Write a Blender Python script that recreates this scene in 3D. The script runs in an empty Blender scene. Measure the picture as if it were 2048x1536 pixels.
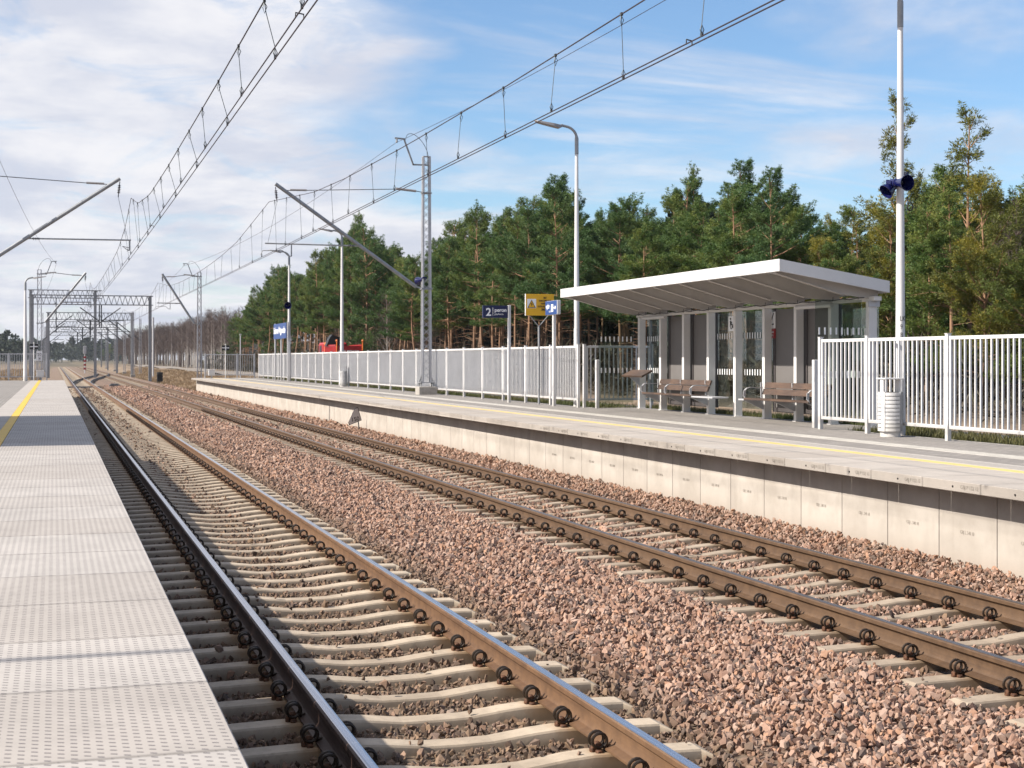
import bpy, math, random
import numpy as np
from mathutils import Vector, Matrix
R = math.radians
rng = np.random.default_rng(7)
random.seed(7)
S = bpy.context.scene
C = S.collection
# ------------------------------------------------------------------ camera
TH = R(17.1); ct, st = math.cos(TH), math.sin(TH)
F = 2975.0; HC = 1.99
cd = bpy.data.cameras.new('camera'); cam = bpy.data.objects.new('camera', cd); C.objects.link(cam)
cam.location = (0, 0, HC); cam.rotation_euler = (R(90), 0, -TH)
cd.sensor_width = 36; cd.lens = F / 2048 * 36; cd.shift_y = -49 / 2048
cd.clip_start = 0.1; cd.clip_end = 6000
cd.dof.use_dof = True; cd.dof.focus_distance = 13; cd.dof.aperture_fstop = 9
S.camera = cam
# ------------------------------------------------------------------ light
SUN_EL = R(38.0)
sd = bpy.data.lights.new('sun', 'SUN'); so = bpy.data.objects.new('sun', sd); C.objects.link(so)
sd.energy = 5.0; sd.angle = R(0.5); sd.color = (1.0, 0.93, 0.83)
so.rotation_euler = (0, -(R(90) - SUN_EL), 0)          # shines from -X towards +X
S.view_settings.view_transform = 'Standard'; S.view_settings.look = 'None'
S.view_settings.exposure = 0.75; S.view_settings.gamma = 1.0
W = bpy.data.worlds.new('World'); S.world = W; W.use_nodes = True
wt = W.node_tree; wt.nodes.clear()


class NT:
    """small helper for writing node trees"""
    def __init__(s, nt): s.t = nt
    def n(s, kind, **kw):
        nd = s.t.nodes.new(kind)
        for k, v in kw.items():
            if k.startswith('i_'):
                nd.inputs[k[2:].replace('_', ' ')].default_value = v
            else:
                setattr(nd, k, v)
        return nd
    def l(s, a, b): s.t.links.new(a, b)
    def math(s, op, a, b=None, c=None, clamp=False):
        nd = s.t.nodes.new('ShaderNodeMath'); nd.operation = op; nd.use_clamp = clamp
        for i, x in enumerate((a, b, c)):
            if x is None: continue
            if isinstance(x, (int, float)): nd.inputs[i].default_value = x
            else: s.l(x, nd.inputs[i])
        return nd.outputs[0]
    def mix(s, f, a, b, mode='MIX'):
        nd = s.t.nodes.new('ShaderNodeMix'); nd.data_type = 'RGBA'; nd.blend_type = mode; nd.clamp_factor = True
        for sock, x in ((nd.inputs[0], f), (nd.inputs[6], a), (nd.inputs[7], b)):
            if isinstance(x, (int, float)): sock.default_value = x
            elif isinstance(x, (tuple, list)): sock.default_value = tuple(x) + (1,) * (4 - len(x))
            else: s.l(x, sock)
        return nd.outputs[2]
    def ramp(s, f, lo, hi, a=0.0, b=1.0):
        nd = s.t.nodes.new('ShaderNodeMapRange'); nd.interpolation_type = 'SMOOTHSTEP'
        s.l(f, nd.inputs[0])
        for i, x in enumerate((lo, hi, a, b)): nd.inputs[i + 1].default_value = x
        return nd.outputs[0]
    def noise(s, vec, scale, detail=4, rough=.55, dist=0):
        nd = s.t.nodes.new('ShaderNodeTexNoise')
        nd.inputs['Scale'].default_value = scale; nd.inputs['Detail'].default_value = detail
        nd.inputs['Roughness'].default_value = rough; nd.inputs['Distortion'].default_value = dist
        if vec is not None: s.l(vec, nd.inputs['Vector'])
        return nd.outputs[0]
    def sep(s, vec):
        nd = s.t.nodes.new('ShaderNodeSeparateXYZ'); s.l(vec, nd.inputs[0]); return nd.outputs
    def comb(s, x, y, z):
        nd = s.t.nodes.new('ShaderNodeCombineXYZ')
        for i, q in enumerate((x, y, z)):
            if isinstance(q, (int, float)): nd.inputs[i].default_value = q
            else: s.l(q, nd.inputs[i])
        return nd.outputs[0]


w = NT(wt)
sky = w.n('ShaderNodeTexSky', sky_type='NISHITA'); sky.sun_disc = False
sky.sun_elevation = SUN_EL; sky.sun_rotation = R(-90); sky.air_density = 1.0; sky.dust_density = 0.6; sky.ozone_density = 2.0
tc = w.n('ShaderNodeTexCoord').outputs['Generated']
dx, dy, dz = w.sep(tc)
# clouds: noise on a flat cloud deck overhead, thicker towards the north west, thin wisps elsewhere
den = w.math('ADD', w.math('MAXIMUM', dz, 0.0), 0.16)
cx = w.math('DIVIDE', dx, den); cy = w.math('DIVIDE', dy, den)
deck = w.comb(cx, cy, 0.0)
wisp = w.comb(w.math('MULTIPLY', cx, 0.55), w.math('MULTIPLY', cy, 1.5), 3.1)
big = w.noise(deck, 1.05, 7, .55, .35)
fine = w.noise(wisp, 1.7, 8, .6, .5)
az = w.math('ARCTAN2', dx, dy)                       # 0 = along the track, + to the east
left = w.ramp(az, 0.40, 0.10, -0.06, 0.34)            # more cloud over the line itself
low = w.ramp(dz, 0.17, 0.02, 0.0, 0.20)              # and towards the horizon
eastc = w.ramp(az, 0.38, 0.56, 0.0, 0.13)
hole = w.math('ADD', w.math('ADD', big, left), w.math('ADD', low, eastc))
m1 = w.math('MULTIPLY', w.ramp(hole, 0.56, 0.80), w.ramp(w.noise(deck, 3.1, 6, .62, .6), 0.30, 0.50, 0.55, 1.0))
m2 = w.math('MULTIPLY', w.ramp(fine, 0.47, 0.72), 0.62)
m = w.math('MAXIMUM', m1, m2)
m = w.math('ADD', w.math('MULTIPLY', m, 0.95), 0.02)
shade = w.noise(deck, 2.3, 6, .6, .2)
ccol = w.mix(w.ramp(shade, .36, .66), (5.2, 5.45, 6.3), (7.2, 7.15, 7.4))
skc = w.mix(1.0, sky.outputs[0], (.96, 1.14, 1.30), 'MULTIPLY')
bg = w.n('ShaderNodeBackground'); bg.inputs[1].default_value = 0.077
w.l(w.mix(m, skc, ccol), bg.inputs[0])
w.l(bg.outputs[0], w.n('ShaderNodeOutputWorld').inputs[0])

# ------------------------------------------------------------------ materials
def new_mat(name):
    m = bpy.data.materials.new(name); m.use_nodes = True; m.node_tree.nodes.clear()
    t = NT(m.node_tree)
    b = t.n('ShaderNodeBsdfPrincipled'); o = t.n('ShaderNodeOutputMaterial'); t.l(b.outputs[0], o.inputs[0])
    return m, t, b
def bump(t, b, h, strength=.3, dist=.01):
    nd = t.n('ShaderNodeBump'); nd.inputs['Strength'].default_value = strength; nd.inputs['Distance'].default_value = dist
    t.l(h, nd.inputs['Height']); t.l(nd.outputs[0], b.inputs['Normal'])
def pos(t): return t.n('ShaderNodeNewGeometry').outputs['Position']
def simple(name, col, rough=.5, metal=0.0, var=.12, scale=3.0, bmp=0.0, bscale=60, dirt=None, dirt_amt=.35):
    m, t, b = new_mat(name); p = pos(t)
    n1 = t.noise(p, scale, 5, .6)
    lo = tuple(c * (1 - var) for c in col); hi = tuple(min(1, c * (1 + var)) for c in col)
    c = t.mix(t.ramp(n1, .3, .7), lo, hi)
    if dirt is not None:
        n2 = t.noise(p, scale * 2.7, 7, .7, .4)
        c = t.mix(t.ramp(n2, .52, .78, 0, dirt_amt), c, dirt)
    t.l(c, b.inputs['Base Color']); b.inputs['Roughness'].default_value = rough; b.inputs['Metallic'].default_value = metal
    if bmp: bump(t, b, t.noise(p, bscale, 4, .6), bmp, .004)
    return m

M = {}
def fence_paint():
    m, t, b = new_mat('white_paint'); p = pos(t); x, y, z = t.sep(p)
    n1 = t.noise(p, 1.1, 5, .6); n2 = t.noise(p, 9, 6, .7)
    c = t.mix(t.ramp(n1, .35, .7), (.80, .79, .80), (.73, .72, .725))
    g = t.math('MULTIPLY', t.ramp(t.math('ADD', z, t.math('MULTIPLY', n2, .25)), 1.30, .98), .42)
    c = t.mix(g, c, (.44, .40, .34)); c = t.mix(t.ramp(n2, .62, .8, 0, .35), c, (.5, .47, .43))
    t.l(c, b.inputs['Base Color']); t.l(t.ramp(n2, .3, .7, .34, .55), b.inputs['Roughness']); return m
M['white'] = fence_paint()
M['white_col'] = simple('light_grey_paint', (.86, .835, .815), .5, var=.04, dirt=(.5, .47, .44), dirt_amt=.14)
M['roofwhite'] = simple('roof_white', (.78, .77, .78), .4, var=.03)
M['rafter'] = simple('rafter_grey', (.58, .54, .51), .55, var=.05)
M['galv'] = simple('galvanised_steel', (.34, .35, .37), .5, .25, var=.14, scale=6)
M['galv_light'] = simple('pale_galvanised', (.56, .56, .59), .45, .1, var=.08, scale=5)
M['darksteel'] = simple('dark_steel', (.10, .105, .115), .5, .3, var=.2)
M['wire'] = simple('copper_wire', (.060, .040, .045), .5, .5, var=.2)
M['wiregrey'] = simple('dropper_wire', (.07, .085, .095), .5, .4, var=.2)
M['insul'] = simple('insulator_brown', (.035, .02, .03), .25, 0, var=.2)
M['concrete'] = simple('concrete_block', (.42, .39, .355), .85, var=.14, scale=7, bmp=.3, dirt=(.24, .22, .19))
M['stampink'] = simple('worn_stamp', (.36, .32, .28), .85, var=.2, scale=30)
M['greypanel'] = simple('grey_panel', (.175, .162, .157), .6, var=.04)
M['frame_dark'] = simple('panel_frame', (.085, .075, .075), .5, var=.1)
M['navy'] = simple('navy_sign', (.006, .016, .085), .35, var=.06)
M['blue'] = simple('blue_sign', (.008, .055, .235), .35, var=.06)
M['txt'] = simple('white_lettering', (.85, .85, .86), .5, var=.02)
M['black'] = simple('black_paint', (.012, .012, .014), .5, var=.1)
M['yellow'] = simple('yellow_sign', (.98, .53, .015), .45, var=.04)
M['red'] = simple('red_paint', (.42, .018, .022), .4, var=.12)
M['orange'] = simple('orange_paint', (.75, .19, .03), .45, var=.1)
M['signgrey'] = simple('grey_board', (.62, .58, .57), .5, var=.08, dirt=(.3, .27, .25))
M['speaker'] = simple('speaker_blue', (.006, .009, .075), .18, var=.1)
M['speaker_in'] = simple('speaker_inside', (.004, .004, .016), .35, var=.1)
M['lum'] = simple('lamp_head_grey', (.33, .31, .31), .5, .1, var=.08)
M['tube'] = simple('fixture_white', (.72, .70, .69), .35, var=.03)
M['clip'] = simple('clip_steel', (.045, .031, .022), .5, .4, var=.35, scale=40)
M['rust'] = simple('rust', (.105, .042, .018), .75, .1, var=.6, scale=60, bmp=.5, bscale=200)
M['trunkdead'] = simple('far_wood_bark', (.12, .09, .075), .9, var=.3)
M['asphalt'] = simple('asphalt', (.085, .085, .09), .85, var=.15, bmp=.4, bscale=150)
M['dirtroad'] = simple('dirt_road', (.30, .26, .225), .95, var=.18, scale=.8, bmp=.4, bscale=30)


def wood_mat():
    m, t, b = new_mat('bench_wood'); p = pos(t); x, y, z = t.sep(p)
    g = t.noise(t.comb(t.math('MULTIPLY', x, 60), t.math('MULTIPLY', y, 3), t.math('MULTIPLY', z, 60)), 1, 5, .6)
    big_ = t.noise(p, 1.6, 3, .5)
    c = t.mix(t.ramp(g, .3, .7), (.056, .035, .027), (.110, .072, .055))
    c = t.mix(t.ramp(big_, .35, .7, 0, .45), c, (.20, .115, .070))
    t.l(c, b.inputs['Base Color']); b.inputs['Roughness'].default_value = .5; bump(t, b, g, .25, .003); return m
M['wood'] = wood_mat()


def rail_mat(name, a_, b_, c_, d_):
    m, t, b = new_mat(name); p = pos(t); x, y, z = t.sep(p)
    n1 = t.noise(p, 9, 6, .65); n2 = t.noise(t.comb(t.math('MULTIPLY', x, 14), t.math('MULTIPLY', y, .7), t.math('MULTIPLY', z, 30)), 1, 5, .6)
    n3 = t.noise(t.comb(0, t.math('MULTIPLY', y, .22), t.math('MULTIPLY', x, .3)), 1, 3, .5)
    c = t.mix(t.ramp(n1, .3, .72), a_, b_)
    c = t.mix(t.ramp(n2, .45, .75, 0, .55), c, c_)
    c = t.mix(t.ramp(n3, .45, .7, 0, .3), c, d_)
    t.l(c, b.inputs['Base Color']); b.inputs['Roughness'].default_value = .62; b.inputs['Metallic'].default_value = .15
    bump(t, b, n1, .25, .002); return m
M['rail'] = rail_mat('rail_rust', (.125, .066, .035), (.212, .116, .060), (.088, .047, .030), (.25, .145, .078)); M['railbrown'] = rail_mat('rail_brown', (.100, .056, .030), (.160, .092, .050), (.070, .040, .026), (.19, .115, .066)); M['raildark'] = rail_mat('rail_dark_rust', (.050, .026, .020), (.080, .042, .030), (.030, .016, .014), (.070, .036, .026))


def head_mat(name, col, rough):
    m, t, b = new_mat(name); p = pos(t); x, y, z = t.sep(p)
    n = t.noise(t.comb(t.math('MULTIPLY', x, 130), t.math('MULTIPLY', y, .5), 0), 1, 4, .6)
    c = t.mix(t.ramp(n, .4, .72, 0, .7), col, tuple(q * .45 for q in col))
    t.l(c, b.inputs['Base Color']); b.inputs['Metallic'].default_value = .92
    t.l(t.ramp(n, .3, .7, rough, rough + .14), b.inputs['Roughness']); return m
M['head'] = head_mat('polished_steel', (.60, .60, .65), .20)
M['head2'] = head_mat('worn_steel', (.30, .255, .225), .36)


def sleeper_mat(name, base, dirt, rustc):
    m, t, b = new_mat(name)
    oc = t.n('ShaderNodeTexCoord').outputs['Object']; p = pos(t)
    x, y, z = t.sep(oc)
    n1 = t.noise(p, 5, 6, .65); n2 = t.noise(p, 22, 5, .7)
    rnd = t.n('ShaderNodeObjectInfo').outputs['Random']
    c = t.mix(t.ramp(n1, .3, .7), base, tuple(q * .72 for q in base))
    c = t.mix(t.math('MULTIPLY', t.ramp(n2, .5, .8), .45), c, dirt)
    ax = t.math('ABSOLUTE', t.math('SUBTRACT', t.math('ABSOLUTE', x), .755))
    st_ = t.math('MULTIPLY', t.ramp(t.math('ADD', ax, t.math('MULTIPLY', n2, .14)), .29, .15), .72)
    c = t.mix(st_, c, rustc)
    c = t.mix(t.math('MULTIPLY', t.ramp(z, -.195, -.27), .7), c, dirt)      # mud line up the sides
    c = t.mix(t.math('MULTIPLY', rnd, .3), c, dirt)
    t.l(c, b.inputs['Base Color']); b.inputs['Roughness'].default_value = .85
    bump(t, b, n2, .35, .003); return m
M['sleeper'] = sleeper_mat('sleeper_concrete', (.645, .53, .405), (.20, .15, .105), (.34, .19, .08))
M['sleeper2'] = sleeper_mat('sleeper_concrete_grey', (.50, .405, .31), (.24, .175, .12), (.27, .17, .09))


def stone_mat():
    m, t, b = new_mat('ballast_stone')
    g = t.n('ShaderNodeNewGeometry'); r = g.outputs['Random Per Island']
    at = t.n('ShaderNodeAttribute', attribute_name='brown').outputs['Fac']
    def pick(stops):
        cr = t.n('ShaderNodeValToRGB'); e = cr.color_ramp; e.interpolation = 'CONSTANT'
        while len(e.elements) < len(stops): e.elements.new(.5)
        for el, (q, c) in zip(e.elements, stops): el.position = q; el.color = c + (1,)
        t.l(r, cr.inputs[0]); return cr.outputs[0]
    pink = pick([(0, (.47, .30, .225)), (.16, (.38, .225, .165)), (.30, (.52, .36, .285)), (.44, (.31, .185, .135)), (.56, (.45, .255, .17)),
                 (.66, (.21, .15, .12)), (.74, (.50, .33, .25)), (.84, (.13, .095, .085)), (.90, (.49, .285, .185)), (.965, (.50, .36, .29))])
    brown = pick([(0, (.20, .13, .085)), (.2, (.145, .095, .066)), (.38, (.255, .17, .115)), (.52, (.175, .12, .085)), (.68, (.12, .085, .065)),
                  (.8, (.29, .19, .12)), (.9, (.22, .155, .12)), (.97, (.33, .25, .20))])
    n = t.noise(g.outputs['Position'], 55, 5, .7)
    c = t.mix(at, pink, brown)
    c = t.mix(t.ramp(n, .3, .75, 0, .45), c, t.mix(1.0, c, (.55, .52, .5), 'MULTIPLY'))
    px_ = t.sep(g.outputs['Position'])[0]; nb_ = t.noise(g.outputs['Position'], 1.3, 4, .6)
    def near(xc): return t.ramp(t.math('ADD', t.math('ABSOLUTE', t.math('SUBTRACT', t.math('ABSOLUTE', t.math('SUBTRACT', px_, xc)), .7535)), t.math('MULTIPLY', nb_, .25)), .52, .20)
    c = t.mix(t.math('MULTIPLY', t.math('MAXIMUM', near(2.235), near(6.795)), .38), c, (.16, .088, .048))
    c = t.mix(t.ramp(t.noise(g.outputs['Position'], .55, 4, .6, .5), .54, .70, 0, .12), c, (.22, .15, .115))
    t.l(c, b.inputs['Base Color']); b.inputs['Roughness'].default_value = .9
    bump(t, b, n, .5, .004); return m
M['stone'] = stone_mat()


def bed_mat():
    m, t, b = new_mat('ballast_bed'); p = pos(t); x, y, z = t.sep(p)
    v = t.n('ShaderNodeTexVoronoi'); v.inputs['Scale'].default_value = 17; t.l(p, v.inputs['Vector'])
    n = t.noise(p, 5, 6, .7); n9 = t.noise(p, 24, 4, .7)
    pink = t.mix(t.ramp(n9, .3, .7), (.12, .075, .055), (.34, .22, .165))
    brown = t.mix(t.ramp(n9, .3, .7), (.115, .082, .055), (.25, .18, .125))
    f = t.ramp(t.math('ABSOLUTE', t.math('SUBTRACT', x, 2.235)), 1.9, 1.3)
    f2 = t.math('MULTIPLY', t.ramp(t.math('ABSOLUTE', t.math('SUBTRACT', x, 6.795)), 1.3, .7), .5)
    c = t.mix(t.math('MAXIMUM', f, f2), pink, brown)
    far = t.ramp(y, 110, 190, 0, .75)
    c = t.mix(far, c, t.mix(t.ramp(n, .3, .7), (.20, .145, .105), (.29, .21, .155)))
    c = t.mix(t.ramp(n, .45, .8, 0, .35), c, (.11, .08, .06))
    t.l(c, b.inputs['Base Color']); b.inputs['Roughness'].default_value = .95
    bump(t, b, v.outputs['Distance'], .9, .03); return m
M['bed'] = bed_mat()


def slab_mat(name, pitx, pity, base, dark, amt):
    """anti-slip edge slab: rows of short ribs across the slab, wider blank band every third row"""
    m, t, b = new_mat(name); p = pos(t); x, y, z = t.sep(p)
    nrm = t.sep(t.n('ShaderNodeNewGeometry').outputs['Normal'])[2]
    row = t.math('FLOOR', t.math('DIVIDE', x, pitx))
    fx = t.math('FRACT', t.math('DIVIDE', x, pitx))
    sh = t.math('MULTIPLY', t.math('FRACT', t.math('MULTIPLY', row, .5)), 1.0)
    fy = t.math('FRACT', t.math('ADD', t.math('DIVIDE', y, pity), t.math('ADD', sh, t.math('MULTIPLY', fx, .35))))
    dash = t.math('MULTIPLY', t.ramp(t.math('ABSOLUTE', t.math('SUBTRACT', fx, .5)), .30, .22), t.ramp(t.math('ABSOLUTE', t.math('SUBTRACT', fy, .5)), .16, .08))
    dash = t.math('MULTIPLY', dash, t.ramp(nrm, .5, .9))
    n1 = t.noise(p, 1.6, 6, .65); n2 = t.noise(p, 16, 5, .7)
    rnd = t.n('ShaderNodeObjectInfo').outputs['Random']
    c = t.mix(t.ramp(n1, .3, .72), base, tuple(q * .80 for q in base))
    c = t.mix(t.math('MULTIPLY', t.ramp(rnd, .25, 1.0), .36), c, (base[0] * .66, base[1] * .62, base[2] * .58))
    n4 = t.noise(p, 4.5, 6, .7, .8)
    c = t.mix(t.ramp(n4, .56, .74, 0, .30), c, tuple(q * .5 for q in base))
    edge = t.ramp(t.math('ABSOLUTE', t.math('SUBTRACT', t.math('FRACT', t.math('SUBTRACT', y, .62 if pitx and amt > .7 else .30)), .5)), .470, .498, 0, .45)
    c = t.mix(t.math('MULTIPLY', edge, t.ramp(n1, .3, .6, .5, 1.0)), c, tuple(q * .35 for q in base))
    c = t.mix(t.ramp(n2, .55, .85, 0, .25), c, tuple(q * .55 for q in base))
    c = t.mix(t.math('MULTIPLY', dash, amt), c, dark)  # shade in the dash recesses painted into the slab colour
    t.l(c, b.inputs['Base Color']); b.inputs['Roughness'].default_value = .8
    bump(t, b, dash, -.5, .004); return m
M['slab1'] = slab_mat('edge_slab_near', .0385, .047, (.55, .508, .475), (.10, .088, .10), .9)
M['plain'] = simple('plain_slab', (.46, .42, .39), .8, var=.08, scale=2, dirt=(.3, .27, .25))
M['slab2'] = slab_mat('edge_slab_far', .0385, .047, (.56, .50, .445), (.25, .22, .20), .55)


def wall_mat():
    m, t, b = new_mat('wall_concrete'); p = pos(t); x, y, z = t.sep(p)
    n1 = t.noise(p, 1.5, 6, .65); n2 = t.noise(t.comb(0, t.math('MULTIPLY', y, 9), t.math('MULTIPLY', z, .8)), 1, 6, .7); n3 = t.noise(p, 30, 4, .6)
    rnd = t.n('ShaderNodeObjectInfo').outputs['Random']
    c = t.mix(t.ramp(n1, .3, .7), (.60, .545, .49), (.46, .41, .36))
    c = t.mix(t.ramp(n2, .52, .80, 0, .26), c, (.30, .26, .22))
    c = t.mix(t.math('MULTIPLY', rnd, .22), c, (.36, .32, .28))
    splash = t.math('MULTIPLY', t.ramp(t.math('ADD', z, t.math('MULTIPLY', n1, .35)), .32, -.02), .5)
    c = t.mix(splash, c, (.33, .25, .19))
    n5 = t.noise(t.comb(0, t.math('MULTIPLY', y, 2.3), 0), 1, 2, .5)
    c = t.mix(t.math('MULTIPLY', t.ramp(n5, .56, .66), .16), c, (.27, .24, .21))
    t.l(c, b.inputs['Base Color']); b.inputs['Roughness'].default_value = .85; bump(t, b, n3, .25, .003); return m
M['wall'] = wall_mat()


def paver_mat(name, base, bw=.2, bh=.1, mort=.006):
    m, t, b = new_mat(name); p = pos(t); x, y, z = t.sep(p)
    br = t.n('ShaderNodeTexBrick'); t.l(t.comb(y, x, 0), br.inputs['Vector'])
    br.inputs['Scale'].default_value = 1; br.inputs['Brick Width'].default_value = bw; br.inputs['Row Height'].default_value = bh
    br.inputs['Mortar Size'].default_value = mort; br.inputs['Mortar Smooth'].default_value = .2
    br.inputs['Color1'].default_value = base + (1,); br.inputs['Color2'].default_value = tuple(q * .8 for q in base) + (1,)
    br.inputs['Mortar'].default_value = tuple(q * .4 for q in base) + (1,)
    n1 = t.noise(p, .9, 6, .65); n2 = t.noise(p, 20, 4, .6)
    c = t.mix(t.ramp(n1, .35, .75, 0, .55), br.outputs[0], tuple(q * .58 for q in base)); n7 = t.noise(t.comb(t.math('MULTIPLY', x, 2.2), t.math('MULTIPLY', y, .35), 0), 1, 6, .7, .5); c = t.mix(t.ramp(n7, .55, .72, 0, .4), c, tuple(q * .5 for q in base))
    c = t.mix(t.ramp(n2, .5, .8, 0, .25), c, tuple(q * 1.25 for q in base))
    t.l(c, b.inputs['Base Color']); b.inputs['Roughness'].default_value = .85; bump(t, b, br.outputs[1], -.3, .004); return m
M['paver'] = paver_mat('grey_pavers', (.345, .315, .290))
M['whitepav'] = paver_mat('white_paver_strip', (.66, .62, .56), .2, .2)
M['yline'] = simple('yellow_line', (.80, .50, .05), .6, var=.08, scale=4, dirt=(.55, .43, .2), dirt_amt=.5)
M['yline2'] = simple('yellow_line_worn', (.80, .58, .20), .6, var=.08, scale=4, dirt=(.58, .50, .38), dirt_amt=.6)


def tactile_mat():
    m, t, b = new_mat('tactile_strip'); p = pos(t); x, y, z = t.sep(p)
    fy = t.math('FRACT', t.math('DIVIDE', t.math('ADD', y, t.math('MULTIPLY', x, .12)), .12))
    fx = t.math('FRACT', t.math('DIVIDE', t.math('SUBTRACT', x, 9.95), .44))
    d = t.math('MULTIPLY', t.ramp(t.math('ABSOLUTE', t.math('SUBTRACT', fy, .5)), .30, .18), t.ramp(t.math('ABSOLUTE', t.math('SUBTRACT', fx, .5)), .42, .32))
    n = t.noise(p, 12, 4, .6)
    c = t.mix(t.ramp(n, .3, .7), (.60, .55, .50), (.50, .46, .42))
    c = t.mix(t.math('MULTIPLY', d, .75), c, (.17, .15, .14))
    t.l(c, b.inputs['Base Color']); b.inputs['Roughness'].default_value = .8; bump(t, b, d, -.4, .005); return m
M['tactile'] = tactile_mat()


def glass_mat():
    m = bpy.data.materials.new('shelter_glass'); m.use_nodes = True; m.node_tree.nodes.clear(); t = NT(m.node_tree)
    tr = t.n('ShaderNodeBsdfTransparent'); tr.inputs[0].default_value = (.74, .78, .755, 1)
    gl = t.n('ShaderNodeBsdfGlossy'); gl.inputs['Roughness'].default_value = .02; gl.inputs[0].default_value = (.9, .9, .9, 1)
    fr = t.n('ShaderNodeFresnel'); fr.inputs[0].default_value = 1.25
    mx = t.n('ShaderNodeMixShader'); t.l(t.math('MULTIPLY', fr.outputs[0], .35), mx.inputs[0]); t.l(tr.outputs[0], mx.inputs[1]); t.l(gl.outputs[0], mx.inputs[2])
    t.l(mx.outputs[0], t.n('ShaderNodeOutputMaterial').inputs[0]); return m
M['glass'] = glass_mat()


def crown_mat(name, cols, transl=.25):
    m = bpy.data.materials.new(name); m.use_nodes = True; m.node_tree.nodes.clear(); t = NT(m.node_tree)
    g = t.n('ShaderNodeNewGeometry'); r = g.outputs['Random Per Island']
    ob = t.n('ShaderNodeObjectInfo').outputs['Random']
    cl = t.n('ShaderNodeAttribute', attribute_name='clump').outputs['Fac']
    c = t.mix(r, cols[0], cols[1])
    c = t.mix(t.math('MULTIPLY', t.ramp(cl, .3, .95), .65), c, cols[2])
    c = t.mix(t.ramp(ob, .25, 1.0, 0, .7), c, cols[3])
    b = t.n('ShaderNodeBsdfPrincipled'); t.l(c, b.inputs['Base Color']); b.inputs['Roughness'].default_value = .65
    tl = t.n('ShaderNodeBsdfTranslucent'); t.l(c, tl.inputs[0])
    mx = t.n('ShaderNodeMixShader'); mx.inputs[0].default_value = transl
    t.l(b.outputs[0], mx.inputs[1]); t.l(tl.outputs[0], mx.inputs[2]); t.l(mx.outputs[0], t.n('ShaderNodeOutputMaterial').inputs[0]); return m
M['crown'] = crown_mat('pine_needles', [(.032, .076, .014), (.092, .158, .027), (.22, .24, .042), (.052, .112, .034)], .22)
M['crowny'] = crown_mat('pine_needles_yellowish', [(.058, .080, .012), (.140, .145, .020), (.29, .235, .022), (.085, .135, .026)], .24)
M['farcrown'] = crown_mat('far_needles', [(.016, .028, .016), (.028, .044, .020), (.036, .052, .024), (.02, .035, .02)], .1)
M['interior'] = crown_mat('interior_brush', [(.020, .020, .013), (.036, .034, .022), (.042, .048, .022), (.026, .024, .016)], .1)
M['grass'] = crown_mat('grass_blades', [(.085, .085, .025), (.17, .15, .055), (.055, .105, .020), (.1, .1, .03)], .3)


def bark_mat(name, lowc, highc, z0, z1):
    m, t, b = new_mat(name); oc = t.n('ShaderNodeTexCoord').outputs['Object']; x, y, z = t.sep(oc)
    n = t.noise(t.comb(t.math('MULTIPLY', x, 16), t.math('MULTIPLY', y, 16), t.math('MULTIPLY', z, 3.2)), 1, 5, .7)
    c = t.mix(t.ramp(z, z0, z1), lowc, highc)
    c = t.mix(t.ramp(n, .45, .75, 0, .65), c, tuple(q * .4 for q in lowc))
    t.l(c, b.inputs['Base Color']); b.inputs['Roughness'].default_value = .9; bump(t, b, n, .6, .02); return m
M['bark'] = bark_mat('pine_bark', (.17, .115, .085), (.29, .165, .095), 1.0, 5.5)
M['birch'] = bark_mat('birch_bark', (.50, .46, .43), (.30, .24, .22), 2.5, 8)
M['twig'] = simple('bare_twigs', (.110, .078, .068), .9, var=.3, scale=.6)
M['straw'] = crown_mat('straw_blades', [(.19, .125, .07), (.30, .21, .125), (.36, .27, .17), (.2, .14, .08)], .2)
M['under'] = crown_mat('undergrowth_mix', [(.035, .028, .018), (.075, .058, .038), (.060, .070, .026), (.045, .035, .025)], .15)


def ground_mat():
    m, t, b = new_mat('ground_earth'); p = pos(t); x, y, z = t.sep(p)
    n1 = t.noise(p, .35, 7, .65); n2 = t.noise(p, 3.0, 6, .7); n3 = t.noise(p, .05, 4, .5)
    dry = t.mix(t.ramp(n2, .3, .7), (.23, .165, .11), (.36, .265, .175))
    soil = t.mix(t.ramp(n2, .3, .7), (.14, .10, .07), (.24, .17, .12))
    c = t.mix(t.ramp(n1, .38, .64), dry, soil)
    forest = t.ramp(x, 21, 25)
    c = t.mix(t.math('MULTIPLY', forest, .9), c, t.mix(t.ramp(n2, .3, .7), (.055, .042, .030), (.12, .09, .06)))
    fld = t.ramp(y, 260, 700)
    c = t.mix(fld, c, t.mix(t.ramp(n3, .4, .6), (.10, .085, .05), (.15, .115, .07)))
    t.l(c, b.inputs['Base Color']); b.inputs['Roughness'].default_value = .95; bump(t, b, n2, .6, .05); return m
M['ground'] = ground_mat()

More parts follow.
